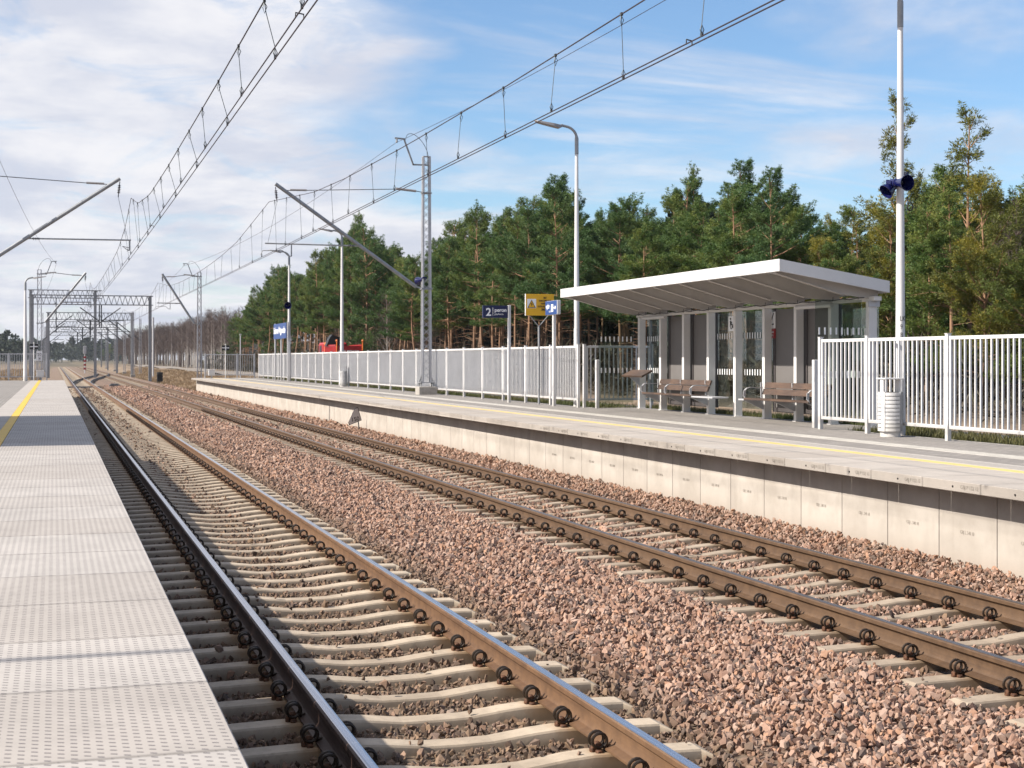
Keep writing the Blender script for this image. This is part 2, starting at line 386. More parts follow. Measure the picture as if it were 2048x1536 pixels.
# ------------------------------------------------------------------ mesh building
class MB:
    def __init__(s): s.v = []; s.f = []; s.mi = []
    def add(s, vs, fs, m=0):
        o = len(s.v); s.v += [tuple(q) for q in vs]
        for f in fs: s.f.append(tuple(i + o for i in f)); s.mi.append(m)
        return s
    def box(s, x0, x1, y0, y1, z0, z1, m=0):
        vs = [(x, y, z) for z in (z0, z1) for y in (y0, y1) for x in (x0, x1)]
        return s.add(vs, [(0, 2, 3, 1), (4, 5, 7, 6), (0, 1, 5, 4), (2, 6, 7, 3), (0, 4, 6, 2), (1, 3, 7, 5)], m)
    def bbox(s, x0, x1, y0, y1, z0, z1, e=.01, m=0):
        """box with chamfered long edges (all twelve)"""
        xs = (x0, x0 + e, x1 - e, x1); ys = (y0, y0 + e, y1 - e, y1); zs = (z0, z0 + e, z1 - e, z1)
        import itertools
        vs = []; idx = {}
        for ax in range(3):
            for sx, sy, sz in itertools.product((0, 1), repeat=3):
                p = [(xs[1], xs[2])[sx], (ys[1], ys[2])[sy], (zs[1], zs[2])[sz]]
                p[ax] = ((xs, ys, zs)[ax][0], (xs, ys, zs)[ax][3])[(sx, sy, sz)[ax]]
                idx[(ax, sx, sy, sz)] = len(vs); vs.append(tuple(p))
        fs = []
        for sx in (0, 1): fs.append([idx[(0, sx, a, b)] for a, b in ((0, 0), (0, 1), (1, 1), (1, 0))])
        for sy in (0, 1): fs.append([idx[(1, a, sy, b)] for a, b in ((0, 0), (0, 1), (1, 1), (1, 0))])
        for sz in (0, 1): fs.append([idx[(2, a, b, sz)] for a, b in ((0, 0), (0, 1), (1, 1), (1, 0))])
        for a, b in itertools.product((0, 1), repeat=2):
            fs.append([idx[(0, a, b, 0)], idx[(0, a, b, 1)], idx[(1, a, b, 1)], idx[(1, a, b, 0)]])
            fs.append([idx[(0, a, 0, b)], idx[(0, a, 1, b)], idx[(2, a, 1, b)], idx[(2, a, 0, b)]])
            fs.append([idx[(1, 0, a, b)], idx[(1, 1, a, b)], idx[(2, 1, a, b)], idx[(2, 0, a, b)]])
        for sx, sy, sz in itertools.product((0, 1), repeat=3): fs.append([idx[(k, sx, sy, sz)] for k in range(3)])
        return s.add(vs, fs, m)
    def bar(s, p, q, wd, ht=None, up=(0, 0, 1), m=0):
        p = Vector(p); q = Vector(q); d = (q - p).normalized(); ht = ht or wd
        u = Vector(up)
        if abs(d.dot(u)) > .98: u = Vector((0, 1, 0))
        a = d.cross(u).normalized(); b_ = a.cross(d).normalized()
        vs = []
        for e in (p, q):
            for i, j in ((-1, -1), (1, -1), (1, 1), (-1, 1)): vs.append(e + a * (wd / 2 * i) + b_ * (ht / 2 * j))
        return s.add(vs, [(0, 3, 2, 1), (4, 5, 6, 7), (0, 1, 5, 4), (1, 2, 6, 5), (2, 3, 7, 6), (3, 0, 4, 7)], m)
    def tube(s, pts, r, n=8, m=0, caps=True):
        pts = [Vector(p) for p in pts]; k = len(pts)
        rs = r if isinstance(r, (list, tuple)) else [r] * k
        vs = []; prev = None
        for i, p in enumerate(pts):
            d = (pts[min(i + 1, k - 1)] - pts[max(i - 1, 0)]).normalized()
            if prev is None:
                u = Vector((0, 0, 1)) if abs(d.z) < .9 else Vector((1, 0, 0))
                a = d.cross(u).normalized()
            else:
                a = (prev - d * prev.dot(d)).normalized()
            prev = a; b_ = d.cross(a)
            for j in range(n):
                t = 2 * math.pi * j / n
                vs.append(p + (a * math.cos(t) + b_ * math.sin(t)) * rs[i])
        fs = [(i * n + j, i * n + (j + 1) % n, (i + 1) * n + (j + 1) % n, (i + 1) * n + j) for i in range(k - 1) for j in range(n)]
        if caps: fs += [tuple(range(n - 1, -1, -1)), tuple((k - 1) * n + j for j in range(n))]
        return s.add(vs, fs, m)
    def lathe(s, prof, n=20, base=(0, 0, 0), axis=None, m=0):
        """prof: (r, z) pairs turned round the z axis (or the given axis direction)"""
        rot = Vector((0, 0, 1)).rotation_difference(Vector(axis)).to_matrix() if axis else Matrix.Identity(3)
        vs = []
        for r, z in prof:
            for j in range(n):
                t = 2 * math.pi * j / n
                vs.append(Vector(base) + rot @ Vector((r * math.cos(t), r * math.sin(t), z)))
        k = len(prof)
        fs = [(i * n + j, i * n + (j + 1) % n, (i + 1) * n + (j + 1) % n, (i + 1) * n + j) for i in range(k - 1) for j in range(n)]
        return s.add(vs, fs, m)
    def prism(s, poly, fn, a, b, m=0):
        """poly in 2-D, fn(u, v, t) -> 3-D, swept from t=a to t=b"""
        n = len(poly); vs = [fn(u, v, t) for t in (a, b) for u, v in poly]
        fs = [tuple(range(n - 1, -1, -1)), tuple(range(n, 2 * n))] + [(i, (i + 1) % n, n + (i + 1) % n, n + i) for i in range(n)]
        return s.add(vs, fs, m)
    def mesh(s, name, mats, off=(0, 0, 0), smooth=False):
        me = bpy.data.meshes.new(name)
        ox, oy, oz = off
        me.from_pydata([(x - ox, y - oy, z - oz) for x, y, z in s.v], [], s.f)
        for q in (mats if isinstance(mats, (list, tuple)) else [mats]): me.materials.append(q)
        if any(s.mi): me.polygons.foreach_set('material_index', s.mi)
        import bmesh
        b = bmesh.new(); b.from_mesh(me); bmesh.ops.recalc_face_normals(b, faces=b.faces)
        if smooth:
            for fc in b.faces: fc.smooth = True
            for e in b.edges:
                if len(e.link_faces) == 2 and e.calc_face_angle(0) > R(38): e.smooth = False
        b.to_mesh(me); b.free()
        return me
    def build(s, name, mats, parent=None, smooth=False, label=None):
        off = root_loc(parent)
        me = s.mesh(name, mats, off, smooth)
        o = bpy.data.objects.new(name, me); C.objects.link(o)
        if parent is not None: o.parent = parent
        if label: o['label'] = label
        return o
def root_loc(p):
    if p is None: return (0, 0, 0)
    x = Vector((0, 0, 0))
    while p is not None: x = x + p.location; p = p.parent
    return tuple(x)
def tag(o, label=None, cat=None, group=None, kind=None):
    if label: o['label'] = label
    if cat: o['category'] = cat
    if group: o['group'] = group
    if kind: o['kind'] = kind
    return o
def thing(name, label, cat, loc, group=None):
    o = bpy.data.objects.new(name, None); C.objects.link(o); o.location = loc; o.empty_display_size = .2
    return tag(o, label, cat, group)
def inst(name, me, parent=None, loc=(0, 0, 0), rot=(0, 0, 0), sc=(1, 1, 1)):
    o = bpy.data.objects.new(name, me); C.objects.link(o); o.location = loc; o.rotation_euler = rot; o.scale = sc
    if parent is not None: o.parent = parent
    return o
def copy_tree(o, parent=None):
    c = o.copy(); C.objects.link(c); c.parent = parent
    for ch in list(o.children): copy_tree(ch, c)
    return c
def text(parent, body, size, at, face, mat_, name='lettering', xs=1.0, align='LEFT', ext=.002, space=1.0, line=1.0, bold=0.0):
    """face: '-Y' read by someone looking along +Y, '-X' read by someone looking along +X"""
    cu = bpy.data.curves.new(name, 'FONT'); cu.body = body; cu.size = size; cu.align_x = align; cu.extrude = ext; cu.space_character = space; cu.space_line = line
    cu.offset = bold
    cu.materials.append(mat_)
    o = bpy.data.objects.new(name, cu); C.objects.link(o)
    rl = root_loc(parent)
    o.location = tuple(a - b for a, b in zip(at, rl)); o.parent = parent
    o.rotation_euler = (R(90), 0, 0) if face == '-Y' else (R(90), 0, R(-90))
    o.scale = (xs, 1, 1)
    return o
def npmesh(name, V, Fc, mat_, parent=None, attrs=None, smooth=False):
    """Fc: (n, k) int array of faces with the same corner count"""
    me = bpy.data.meshes.new(name); n, k = Fc.shape
    me.vertices.add(len(V)); me.vertices.foreach_set('co', np.asarray(V, np.float32).ravel())
    me.loops.add(n * k); me.loops.foreach_set('vertex_index', Fc.astype(np.int32).ravel())
    me.polygons.add(n); me.polygons.foreach_set('loop_start', np.arange(0, n * k, k, dtype=np.int32))
    try: me.polygons.foreach_set('loop_total', np.full(n, k, np.int32))
    except Exception: pass
    me.materials.append(mat_)
    for an, data in (attrs or {}).items():
        a = me.attributes.new(an, 'FLOAT', 'POINT'); a.data.foreach_set('value', np.asarray(data, np.float32))
    me.update(calc_edges=True); me.validate()
    if not smooth: me.polygons.foreach_set('use_smooth', np.zeros(n, bool))
    return me

X1, X2 = 2.235, 6.795            # track centres
PZ = .793                        # platform height above rail head
E1, E2 = .548, 8.48              # platform edges

# ------------------------------------------------------------------ ground
def smooth01(a): a = np.clip(a, 0, 1); return a * a * (3 - 2 * a)
def gz(x, y):
    """terrain height"""
    b = -.45
    east = smooth01((x - 9.4) / 4.2) * (.85 + .35 * smooth01((y - 90) / 40) * np.sin(y * .09 + x * .3) * .4)
    west = smooth01((-1.2 - x) / 3.0) * .75
    z = b + east + west
    z = z + .22 * smooth01((x - 24) / 10) + .12 * np.sin(x * .23 + 1.3) * np.sin(y * .17) * smooth01((x - 20) / 8)
    return z
def ground():
    xs = np.unique(np.concatenate([np.linspace(-1500, -60, 16), np.linspace(-60, -6, 14), np.linspace(-6, 30, 74), np.linspace(30, 90, 22), np.linspace(90, 2500, 18)]))
    ys = np.unique(np.concatenate([np.linspace(-60, 0, 6), np.linspace(0, 130, 66), np.linspace(130, 420, 60), np.linspace(420, 5000, 30)]))
    Xg, Yg = np.meshgrid(xs, ys); Z = gz(Xg, Yg)
    nr = np.random.default_rng(3).normal(0, .04, Z.shape); Z = Z + nr * ((Xg > 9.5) & (Yg > 96) | (Xg > 19) | (Xg < -2))
    V = np.stack([Xg, Yg, Z], -1).reshape(-1, 3); nx = len(xs); ny = len(ys)
    i = np.arange(nx * ny).reshape(ny, nx)
    Fc = np.stack([i[:-1, :-1], i[:-1, 1:], i[1:, 1:], i[1:, :-1]], -1).reshape(-1, 4)
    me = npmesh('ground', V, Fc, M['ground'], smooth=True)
    o = bpy.data.objects.new('ground', me); C.objects.link(o); tag(o, kind='structure')
ground()

# ballast bed
PROF = np.array([(-.6, -.42), (.3, -.34), (.93, -.255), (X1 - 1.2, -.252), (X1 + 1.2, -.252), (X1 + 1.36, -.235), (3.85, -.205), (4.4, -.17), (5.0, -.185), (5.4, -.20), (5.7, -.236), (X2 + 1.2, -.236), (8.15, -.19), (8.5, -.14), (8.82, -.10), (9.4, -.32), (10.2, -.55)])
def bz(x): return np.interp(x, PROF[:, 0], PROF[:, 1])
def bed():
    xs = np.unique(np.concatenate([PROF[:, 0], np.linspace(.9, 9.0, 60)])); ys = np.concatenate([np.linspace(1, 60, 120), np.linspace(61, 460, 200)])
    Xg, Yg = np.meshgrid(xs, ys); Z = bz(Xg) - .022
    Z = Z + np.random.default_rng(5).normal(0, .006, Z.shape)
    V = np.stack([Xg, Yg, Z], -1).reshape(-1, 3); nx = len(xs); ny = len(ys); i = np.arange(nx * ny).reshape(ny, nx)
    Fc = np.stack([i[:-1, :-1], i[:-1, 1:], i[1:, 1:], i[1:, :-1]], -1).reshape(-1, 4)
    o = bpy.data.objects.new('ballast_bed', npmesh('ballast_bed', V, Fc, M['bed'], smooth=True)); C.objects.link(o); tag(o, kind='structure')
bed()
PH1, PH2 = .55, .47              # where the first sleeper of each track lies

def stone_shapes(n=14):
    import bmesh
    out = []
    for k in range(n):
        b = bmesh.new()
        pts = rng.normal(0, 1, (11, 3)); pts /= np.linalg.norm(pts, axis=1)[:, None]
        pts *= np.array([1.0, rng.uniform(.62, .95), rng.uniform(.5, .8)]) * rng.uniform(.8, 1.1, (11, 1))
        for p in pts: b.verts.new(p)
        r = bmesh.ops.convex_hull(b, input=b.verts)
        bmesh.ops.delete(b, geom=[e for e in r['geom_interior'] if isinstance(e, bmesh.types.BMVert)], context='VERTS')
        bmesh.ops.triangulate(b, faces=b.faces[:]); b.verts.ensure_lookup_table(); b.verts.index_update()
        out.append((np.array([v.co[:] for v in b.verts]), np.array([[v.index for v in f.verts] for f in b.faces]))); b.free()
    return out
def stones():
    shp = stone_shapes()
    zones = [(.95, 3.60, 1.0), (3.45, 5.65, 0.0), (5.55, 8.15, .38), (8.0, 8.80, .12)]
    tiers = [(3.6, 15, .0255, 640), (15, 27, .029, 430), (27, 45, .035, 250), (45, 78, .05, 95), (78, 125, .075, 36)]
    P = []; SZ = []; BR = []
    for ya, yb, sz, dens in tiers:
        for zi, (xa, xb, br) in enumerate(zones):
            dd = dens * (1.25 if zi in (1, 3) else 1.0)
            n = int((yb - ya) * (xb - xa) * dd)
            x = rng.uniform(xa, xb, n); y = rng.uniform(ya, yb, n)
            # keep nothing the near platform hides
            xc, ph = (X1, PH1) if zi == 0 else (X2, PH2)
            z = bz(x)
            keep = np.ones(n, bool)
            for c_, p_ in ((X1, PH1), (X2, PH2)):
                ins = np.abs(x - c_) < 1.30
                fr = np.abs((y - p_ + .3) % .6 - .3)
                on = ins & (fr < .115)
                lucky = rng.random(n) < (.035 if c_ == X2 else .012)
                keep &= ~on | lucky
                z = np.where(on, -.19, z)
                rl = np.abs(np.abs(x - c_) - .7535)
                keep &= ~((rl < .095) & ins)
                keep &= ~(on & (np.abs(np.abs(x - c_) - .7535) < .22))
            
            if zi == 1: z = z + .020 * np.sin(x * 5.1 + np.sin(y * 1.3)) * np.sin(y * 2.2 + x) + rng.uniform(-.012, .028, n)
            elif zi == 3: z = z + rng.uniform(-.01, .05, n)
            else: z = z + rng.uniform(-.014, .018, n)
            s_ = sz * np.clip(rng.lognormal(-.03, .36, n), .42, 2.0) * (.92 if zi == 0 else 1.0)
            brn = np.clip(br + rng.normal(0, .25, n), 0, 1)
            if zi == 1: brn = np.clip(smooth01((4.0 - x) / .55) * .9 + rng.normal(0, .12, n), 0, 1)
            if zi == 2: brn = (rng.random(n) < .42) * rng.uniform(.4, 1, n)
            P.append(np.stack([x, y, z], 1)[keep]); SZ.append(s_[keep]); BR.append(brn[keep])
    P = np.concatenate(P); SZ = np.concatenate(SZ); BR = np.concatenate(BR); N = len(P)
    kind = rng.integers(0, len(shp), N)
    A = rng.uniform(0, 2 * math.pi, (N, 3)) * np.array([1, .35, .35])
    Vs = []; Fs = []; At = []; off = 0
    for k, (v, f) in enumerate(shp):
        idx = np.where(kind == k)[0]; n = len(idx)
        ca, sa = np.cos(A[idx]), np.sin(A[idx])
        v0 = v[None] * SZ[idx][:, None, None]
        x, y, z = v0[..., 0], v0[..., 1], v0[..., 2]
        y, z = y * ca[:, 1:2] - z * sa[:, 1:2], y * sa[:, 1:2] + z * ca[:, 1:2]
        x, z = x * ca[:, 2:3] - z * sa[:, 2:3], x * sa[:, 2:3] + z * ca[:, 2:3]
        x, y = x * ca[:, 0:1] - y * sa[:, 0:1], x * sa[:, 0:1] + y * ca[:, 0:1]
        q = np.stack([x, y, z], -1) + P[idx][:, None]
        nv = len(v); Vs.append(q.reshape(-1, 3))
        Fs.append((f[None] + (np.arange(n) * nv)[:, None, None] + off).reshape(-1, 3)); At.append(np.repeat(BR[idx], nv)); off += n * nv
    me = npmesh('ballast_stones', np.concatenate(Vs), np.concatenate(Fs), M['stone'], attrs={'brown': np.concatenate(At)})
    o = bpy.data.objects.new('ballast_stones', me); C.objects.link(o)
    tag(o, 'loose pinkish and brown crushed stones between the rails and sleepers', 'ballast', kind='stuff')
    print('stones', N)
stones()

# ------------------------------------------------------------------ tracks
RP = [(-.075, -.172), (.075, -.172), (.075, -.160), (.022, -.146), (.00825, -.125), (.00825, -.060), (.020, -.046), (.036, -.036), (.036, -.010), (.030, -.0035), (.02, -.001), (-.02, -.001), (-.030, -.0035), (-.036, -.010), (-.036, -.036), (-.020, -.046), (-.00825, -.060), (-.00825, -.125), (-.022, -.146), (-.075, -.160)]
def rail_path(mb, path, prof=RP):
    path = [Vector((x, y, 0)) for x, y in path]; n = len(prof); vs = []
    for i, p in enumerate(path):
        d = (path[min(i + 1, len(path) - 1)] - path[max(i - 1, 0)]).normalized(); a = Vector((d.y, -d.x, 0))
        vs += [p + a * u + Vector((0, 0, v)) for u, v in prof]
    fs = [(i * n + j, i * n + (j + 1) % n, (i + 1) * n + (j + 1) % n, (i + 1) * n + j) for i in range(len(path) - 1) for j in range(n)]
    fs += [tuple(range(n)), tuple((len(path) - 1) * n + j for j in range(n - 1, -1, -1))]
    mb.add(vs, fs)
HEAD = [(-.024, -.002), (.030, -.0028), (.030, .0006), (.02, .0016), (-.016, .0016), (-.024, .0008)]
def sleeper_mesh(m):
    mb = MB()
    st_ = [(-1.30, -.225, .125), (-1.235, -.196, .078), (-.98, -.190, .078), (-.60, -.183, .078), (-.45, -.194, .076), (-.20, -.224, .074), (0, -.227, .074), (.20, -.224, .074), (.45, -.194, .076), (.60, -.183, .078), (.98, -.190, .078), (1.235, -.196, .078), (1.30, -.225, .125)]
    vs = []
    for x, zt, hw in st_:
        vs += [(x, -.112, -.40), (x, -hw - .007, zt - .012), (x, -hw, zt), (x, hw, zt), (x, hw + .007, zt - .012), (x, .112, -.40)]
    n = 6; k = len(st_)
    fs = [(i * n + j, i * n + j + 1, (i + 1) * n + j + 1, (i + 1) * n + j) for i in range(k - 1) for j in range(n - 1)] + [tuple(range(n)), tuple((k - 1) * n + j for j in range(n))]
    mb.add(vs, fs)
    return mb.mesh('sleeper', m)
def clip_mesh():
    """coil spring clip seen on both sides of the rail foot; +x points away from the rail"""
    mb = MB()
    for yo, r in ((-.026, .042), (.026, .042)):
        pts = [(.012 + math.cos(t) * r, yo + .007 * math.sin(t / 2), -.118 + math.sin(t) * r * .98) for t in np.linspace(-2.2, 4.0, 16)]
        mb.tube(pts, .0095, 6)
    mb.tube([(-.02, -.026, -.152), (-.05, -.012, -.150), (-.055, 0, -.149), (-.05, .012, -.150), (-.02, .026, -.152)], .0085, 6)
    mb.bbox(-.008, .040, -.024, .024, -.20, -.128, .014, 1)
    mb.bbox(-.004, .034, -.05, .05, -.20, -.168, .008, 1)
    mb.bbox(.030, .058, -.020, .020, -.20, -.150, .009, 1)
    return mb.mesh('spring_clip', [M['clip'], M['rust']], smooth=True)
CLIP = clip_mesh()
def track(xc, ph, label, smat, hmat, n=100, yend=455):
    t = thing('railway_track', label, 'railway track', (xc, 0, 0), 'railway tracks')
    ys = np.concatenate([np.arange(-3, 60, 3.0), np.arange(60, yend + 1, 12)])
    for s in (-1, 1):
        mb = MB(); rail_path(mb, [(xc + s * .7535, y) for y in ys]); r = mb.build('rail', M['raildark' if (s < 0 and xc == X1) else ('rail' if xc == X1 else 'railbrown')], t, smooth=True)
        mb = MB(); rail_path(mb, [(xc + s * .7535, y) for y in ys], [(u * -s, v) for u, v in HEAD]); mb.build('running_surface', hmat, r)
    sm = sleeper_mesh(smat)
    k0 = 6
    for k in range(k0, k0 + n):
        o = inst('sleeper', sm, t, (0, ph + .6 * k, 0))
        for s in (-1, 1):
            for q in (-1, 1):
                c = inst('spring_clip', CLIP, o, (s * .7535 + q * .095, 0, 0), (0, 0, 0 if q > 0 else math.pi))
    # the sleepers farther off, too small to tell apart
    src = np.array([v.co[:] for v in sm.vertices]); pf = [list(p.vertices) for p in sm.polygons]
    mb = MB()
    for k in range(k0 + n, int((yend - ph) / .6)):
        mb.add(src + np.array([xc, ph + .6 * k, 0]), pf)
    o = mb.build('sleeper', smat, t); o['kind'] = 'stuff'
    return t
track(X1, PH1, 'nearer railway track with shiny rail heads and pale sleepers beside the left platform', M['sleeper'], M['head'])
track(X2, PH2, 'railway track with dull brown rail heads along the concrete platform wall', M['sleeper2'], M['head2'])

def crossover():
    t = thing('crossover_track', 'dark curved rails of a crossover joining the two tracks beyond the platforms', 'railway track', (X1, 130, 0))
    y0, y1 = 128, 232
    path = []
    for a in np.linspace(0, 1, 28):
        path.append((X1 + (X2 - X1) * (3 * a ** 2 - 2 * a ** 3), y0 + (y1 - y0) * a))
    for s in (-1, 1):
        mb = MB(); rail_path(mb, [(x + s * .7535, y) for x, y in path[2:-2]], [(u * 1.15, v + .004) for u, v in RP]); mb.build('rail', M['darksteel'], t, smooth=True)
    for k in range(9):
        mb = MB(); mb.bbox(X1 - 1.5, X1 + 1.9, 119.5 + k * .62, 119.8 + k * .62, -.36, -.165, .02); mb.build('black_bar', M['black'], t)  # row of black bars making a dark band across the near track
    mb = MB(); mb.bbox(X1 + 1.9, X1 + 2.7, 121, 121.6, -.3, .03, .04); mb.bbox(X1 + 2.0, X1 + 2.6, 121.1, 121.5, .03, .09, .02); mb.build('point_motor', M['darksteel'], t)
crossover()

# ------------------------------------------------------------------ platforms
def slab_mesh(name, x0, x1, m, th=.105, g=.0012):
    mb = MB(); mb.bbox(x0, x1, g, 1 - g, PZ - th, PZ, .006); return mb.mesh(name, m)
def platform(which):
    if which == 1:
        t = thing('platform', 'near platform of pale ribbed edge slabs at the left with a yellow line', 'platform', (E1, 0, 0), 'station platforms')
        ya, yb, edge, sgn, m = 2, 89, E1, -1, M['slab1']
        inner, wx = -.715, .12
    else:
        t = thing('platform', 'platform opposite with overhanging edge slabs on a concrete panel wall', 'platform', (E2, 0, 0), 'station platforms')
        ya, yb, edge, sgn, m = 6, 98, E2, 1, M['slab2']
        inner, wx = 9.75, 8.82
    a, b = sorted((edge, inner))
    sm = slab_mesh('edge_slab', a - edge, b - edge, m, .105, .006 if which == 1 else .0015)
    wm = MB()
    wl, wr = sorted((wx, wx + sgn * .14))
    wm.box(wl - edge, wr - edge, .006, .994, -.75, PZ - .108)
    wm = wm.mesh('wall_panel', M['wall'])
    off = .62 if which == 1 else .30
    slabs = []; walls = []
    for k in range(ya, yb):
        slabs.append(inst('edge_slab', sm, t, (0, k + off, 0))); walls.append(inst('wall_panel', wm, t, (0, k + .52, 0)))
    # joint backing so that no light leaks between the panels
    mb = MB(); q0, q1 = sorted((wx + sgn * .05, wx + sgn * .12)); mb.box(q0, q1, ya + .53, yb + .5, -.74, PZ - .112); mb.build('joint_backing', M['frame_dark'], t)
    if which == 2:
        first = None
        for k in range(0, 20):
            s_ = slabs[k]
            if first is None:
                first = text(None, 'GBJ P 152 12', .055, (-.002, .33, PZ - .068), '-X', M['stampink'], 'stamp', 1.0, 'LEFT', .0008)
                second = text(None, 'GBJ L 540 10', .05, (wl - edge - .002, .62, .22), '-X', M['stampink'], 'stamp', .9, 'LEFT', .0008)
                bolt = MB(); bolt.lathe([(.011, 0), (.011, .004), (0, .004)], 10, (0, 0, 0), (-1, 0, 0)); bolt = bolt.mesh('lifting_hole', M['black'])
                a_, b_ = first, second
            else:
                a_ = first.copy(); C.objects.link(a_); b_ = second.copy(); C.objects.link(b_)
            a_.parent = s_; b_.parent = walls[k]
            inst('lifting_hole', bolt, s_, (-.001, .46, PZ - .055))
        mb = MB(); mb.box(9.754, 10.06 - .13, ya + off, yb + off, PZ - .15, PZ + .001); mb.build('yellow_line', M['yline2'], t)
        mb = MB(); mb.box(9.934, 10.40, ya + off, yb + off, PZ - .15, PZ); mb.build('tactile_strip', M['tactile'], t)
        mb = MB(); mb.box(10.404, 11.08, ya + off, yb + off, PZ - .15, PZ - .002); mb.build('paving', M['paver'], t)
        mb = MB(); mb.box(11.084, 11.44, ya + off, yb + off, PZ - .15, PZ + .001); mb.build('white_strip', M['whitepav'], t)
        mb = MB(); mb.box(11.444, 12.72, ya + off, yb + off, PZ - .15, PZ - .002)
        mb.box(12.724, 14.02, 22.6, 34.6, PZ - .15, PZ - .003); mb.build('paving', M['paver'], t)
        mb = MB(); mb.box(12.724, 12.80, ya + off, 22.59, PZ - .2, PZ + .004); mb.box(12.724, 12.80, 34.61, yb + off, PZ - .2, PZ + .004); mb.build('kerb', M['concrete'], t)
        mb = MB(); mb.box(9.2, 12.7, yb + off + .003, yb + off + .14, -.8, PZ - .004); mb.build('end_wall', M['wall'], t)
        mb = MB(); mb.box(wx + .15, 9.745, ya + off, yb + off - .01, PZ - .3, PZ - .12); mb.box(9.746, 12.7, ya + off, yb + off - .01, -.7, PZ - .16); mb.build('fill', M['concrete'], t)
    else:
        mb = MB(); mb.box(-.872, -.719, ya + off, yb + off, PZ - .15, PZ + .001); mb.build('yellow_line', M['yline'], t)
        mb = MB(); mb.box(-1.29, -.876, ya + off, yb + off, PZ - .15, PZ); mb.build('edge_band', M['plain'], t)
        mb = MB(); mb.box(-6.6, -1.294, ya + off, yb + off, PZ - .15, PZ - .002); mb.build('paving', M['paver'], t)
        mb = MB(); mb.box(-6.6, wx, yb + off + .003, yb + off + .14, -.8, PZ - .004); mb.build('end_wall', M['wall'], t)
        mb = MB(); mb.box(-6.59, -.05, ya + off, yb + off - .01, -.7, PZ - .16); mb.build('fill', M['concrete'], t)
platform(1); platform(2)

# path behind the far platform and the dirt road beyond
def strip(name, pts, wdt, m, lift=.03):
    V = []; Fc = []
    for i, (x, y) in enumerate(pts):
        z0 = float(gz(np.array(x - wdt / 2), np.array(y))); z1 = float(gz(np.array(x + wdt / 2), np.array(y)))
        V += [(x - wdt / 2, y, max(z0, z1) + lift), (x + wdt / 2, y, max(z0, z1) + lift)]
        if i: Fc.append((2 * i - 2, 2 * i - 1, 2 * i + 1, 2 * i))
    mb = MB(); mb.add(V, Fc); o = mb.build(name, m); tag(o, kind='structure'); return o
strip('asphalt_path', [(16.6, y) for y in np.arange(4, 101, 4.0)], 3.6, M['asphalt'], .06)
strip('dirt_road', [(16.6 + 3.5 * math.sin(max(0, y - 101) / 160 * 1.2), y) for y in np.arange(101, 420, 5.0)], 4.2, M['dirtroad'], .09)

# ------------------------------------------------------------------ grass along the fence and on the bank
def grass():
    N = 52000
    x = np.concatenate([rng.normal(13.15, .30, N), rng.uniform(12.8, 14.6, 9000), rng.uniform(14.04, 14.68, 9000)]); y = np.concatenate([8 + 90 * rng.random(N) ** 1.5, rng.uniform(9, 40, 9000), rng.uniform(22.5, 35, 9000)])
    k = ((x > 12.81) & (x < 14.7)) & ~((x < 14.03) & (y > 22.55) & (y < 34.65)); x, y = x[k], y[k]
    dens = np.sin(y * 1.9) + np.sin(y * .63 + 1) + np.sin(y * 4.1 + x * 3); k = rng.random(len(x)) < smooth01((dens + 2.4) / 3.2) * .9 + .1; x, y = x[k], y[k]
    
    nb = n = len(x)
    z = np.full(n, .735)
    h = rng.uniform(.06, .20, n) * np.where(np.arange(n) < nb, .85, 1.8); a = rng.uniform(0, 2 * math.pi, n); wd = .006 + .004 * (y / 20)
    wd = np.minimum(wd, .04); ln = rng.normal(0, .35, (n, 2)) * h[:, None]
    V = np.zeros((n, 3, 3)); V[:, 0] = np.stack([x - np.cos(a) * wd, y - np.sin(a) * wd, z], 1); V[:, 1] = np.stack([x + np.cos(a) * wd, y + np.sin(a) * wd, z], 1)
    V[:, 2] = np.stack([x + ln[:, 0], y + ln[:, 1], z + h], 1)
    cl = np.repeat(np.where(np.arange(n) < nb, np.clip(.5 + .4 * np.sin(y * .55) + rng.normal(0, .2, n), 0, 1), 0), 3)
    me = npmesh('grass', V.reshape(-1, 3), np.arange(n * 3).reshape(n, 3), M['grass'], attrs={'clump': cl})
    o = bpy.data.objects.new('grass', me); C.objects.link(o); tag(o, 'short green and straw coloured grass along the foot of the white fence', 'grass', kind='stuff')
    mb = MB(); mb.add([(12.803, 6, .74), (14.75, 6, .72), (14.75, 22.58, .72), (12.803, 22.58, .74)], [(0, 1, 2, 3)]); mb.add([(12.803, 34.63, .74), (14.75, 34.63, .72), (14.75, 99, .72), (12.803, 99, .74)], [(0, 1, 2, 3)])
    mb.add([(14.03, 22.59, .74), (14.75, 22.59, .72), (14.75, 34.62, .72), (14.03, 34.62, .74)], [(0, 1, 2, 3)]); mb.add([(14.751, 6, .719), (15.3, 6, .40), (15.3, 99, .40), (14.751, 99, .719)], [(0, 1, 2, 3)])
    tag(mb.build('verge', M['ground']), kind='structure')
grass()

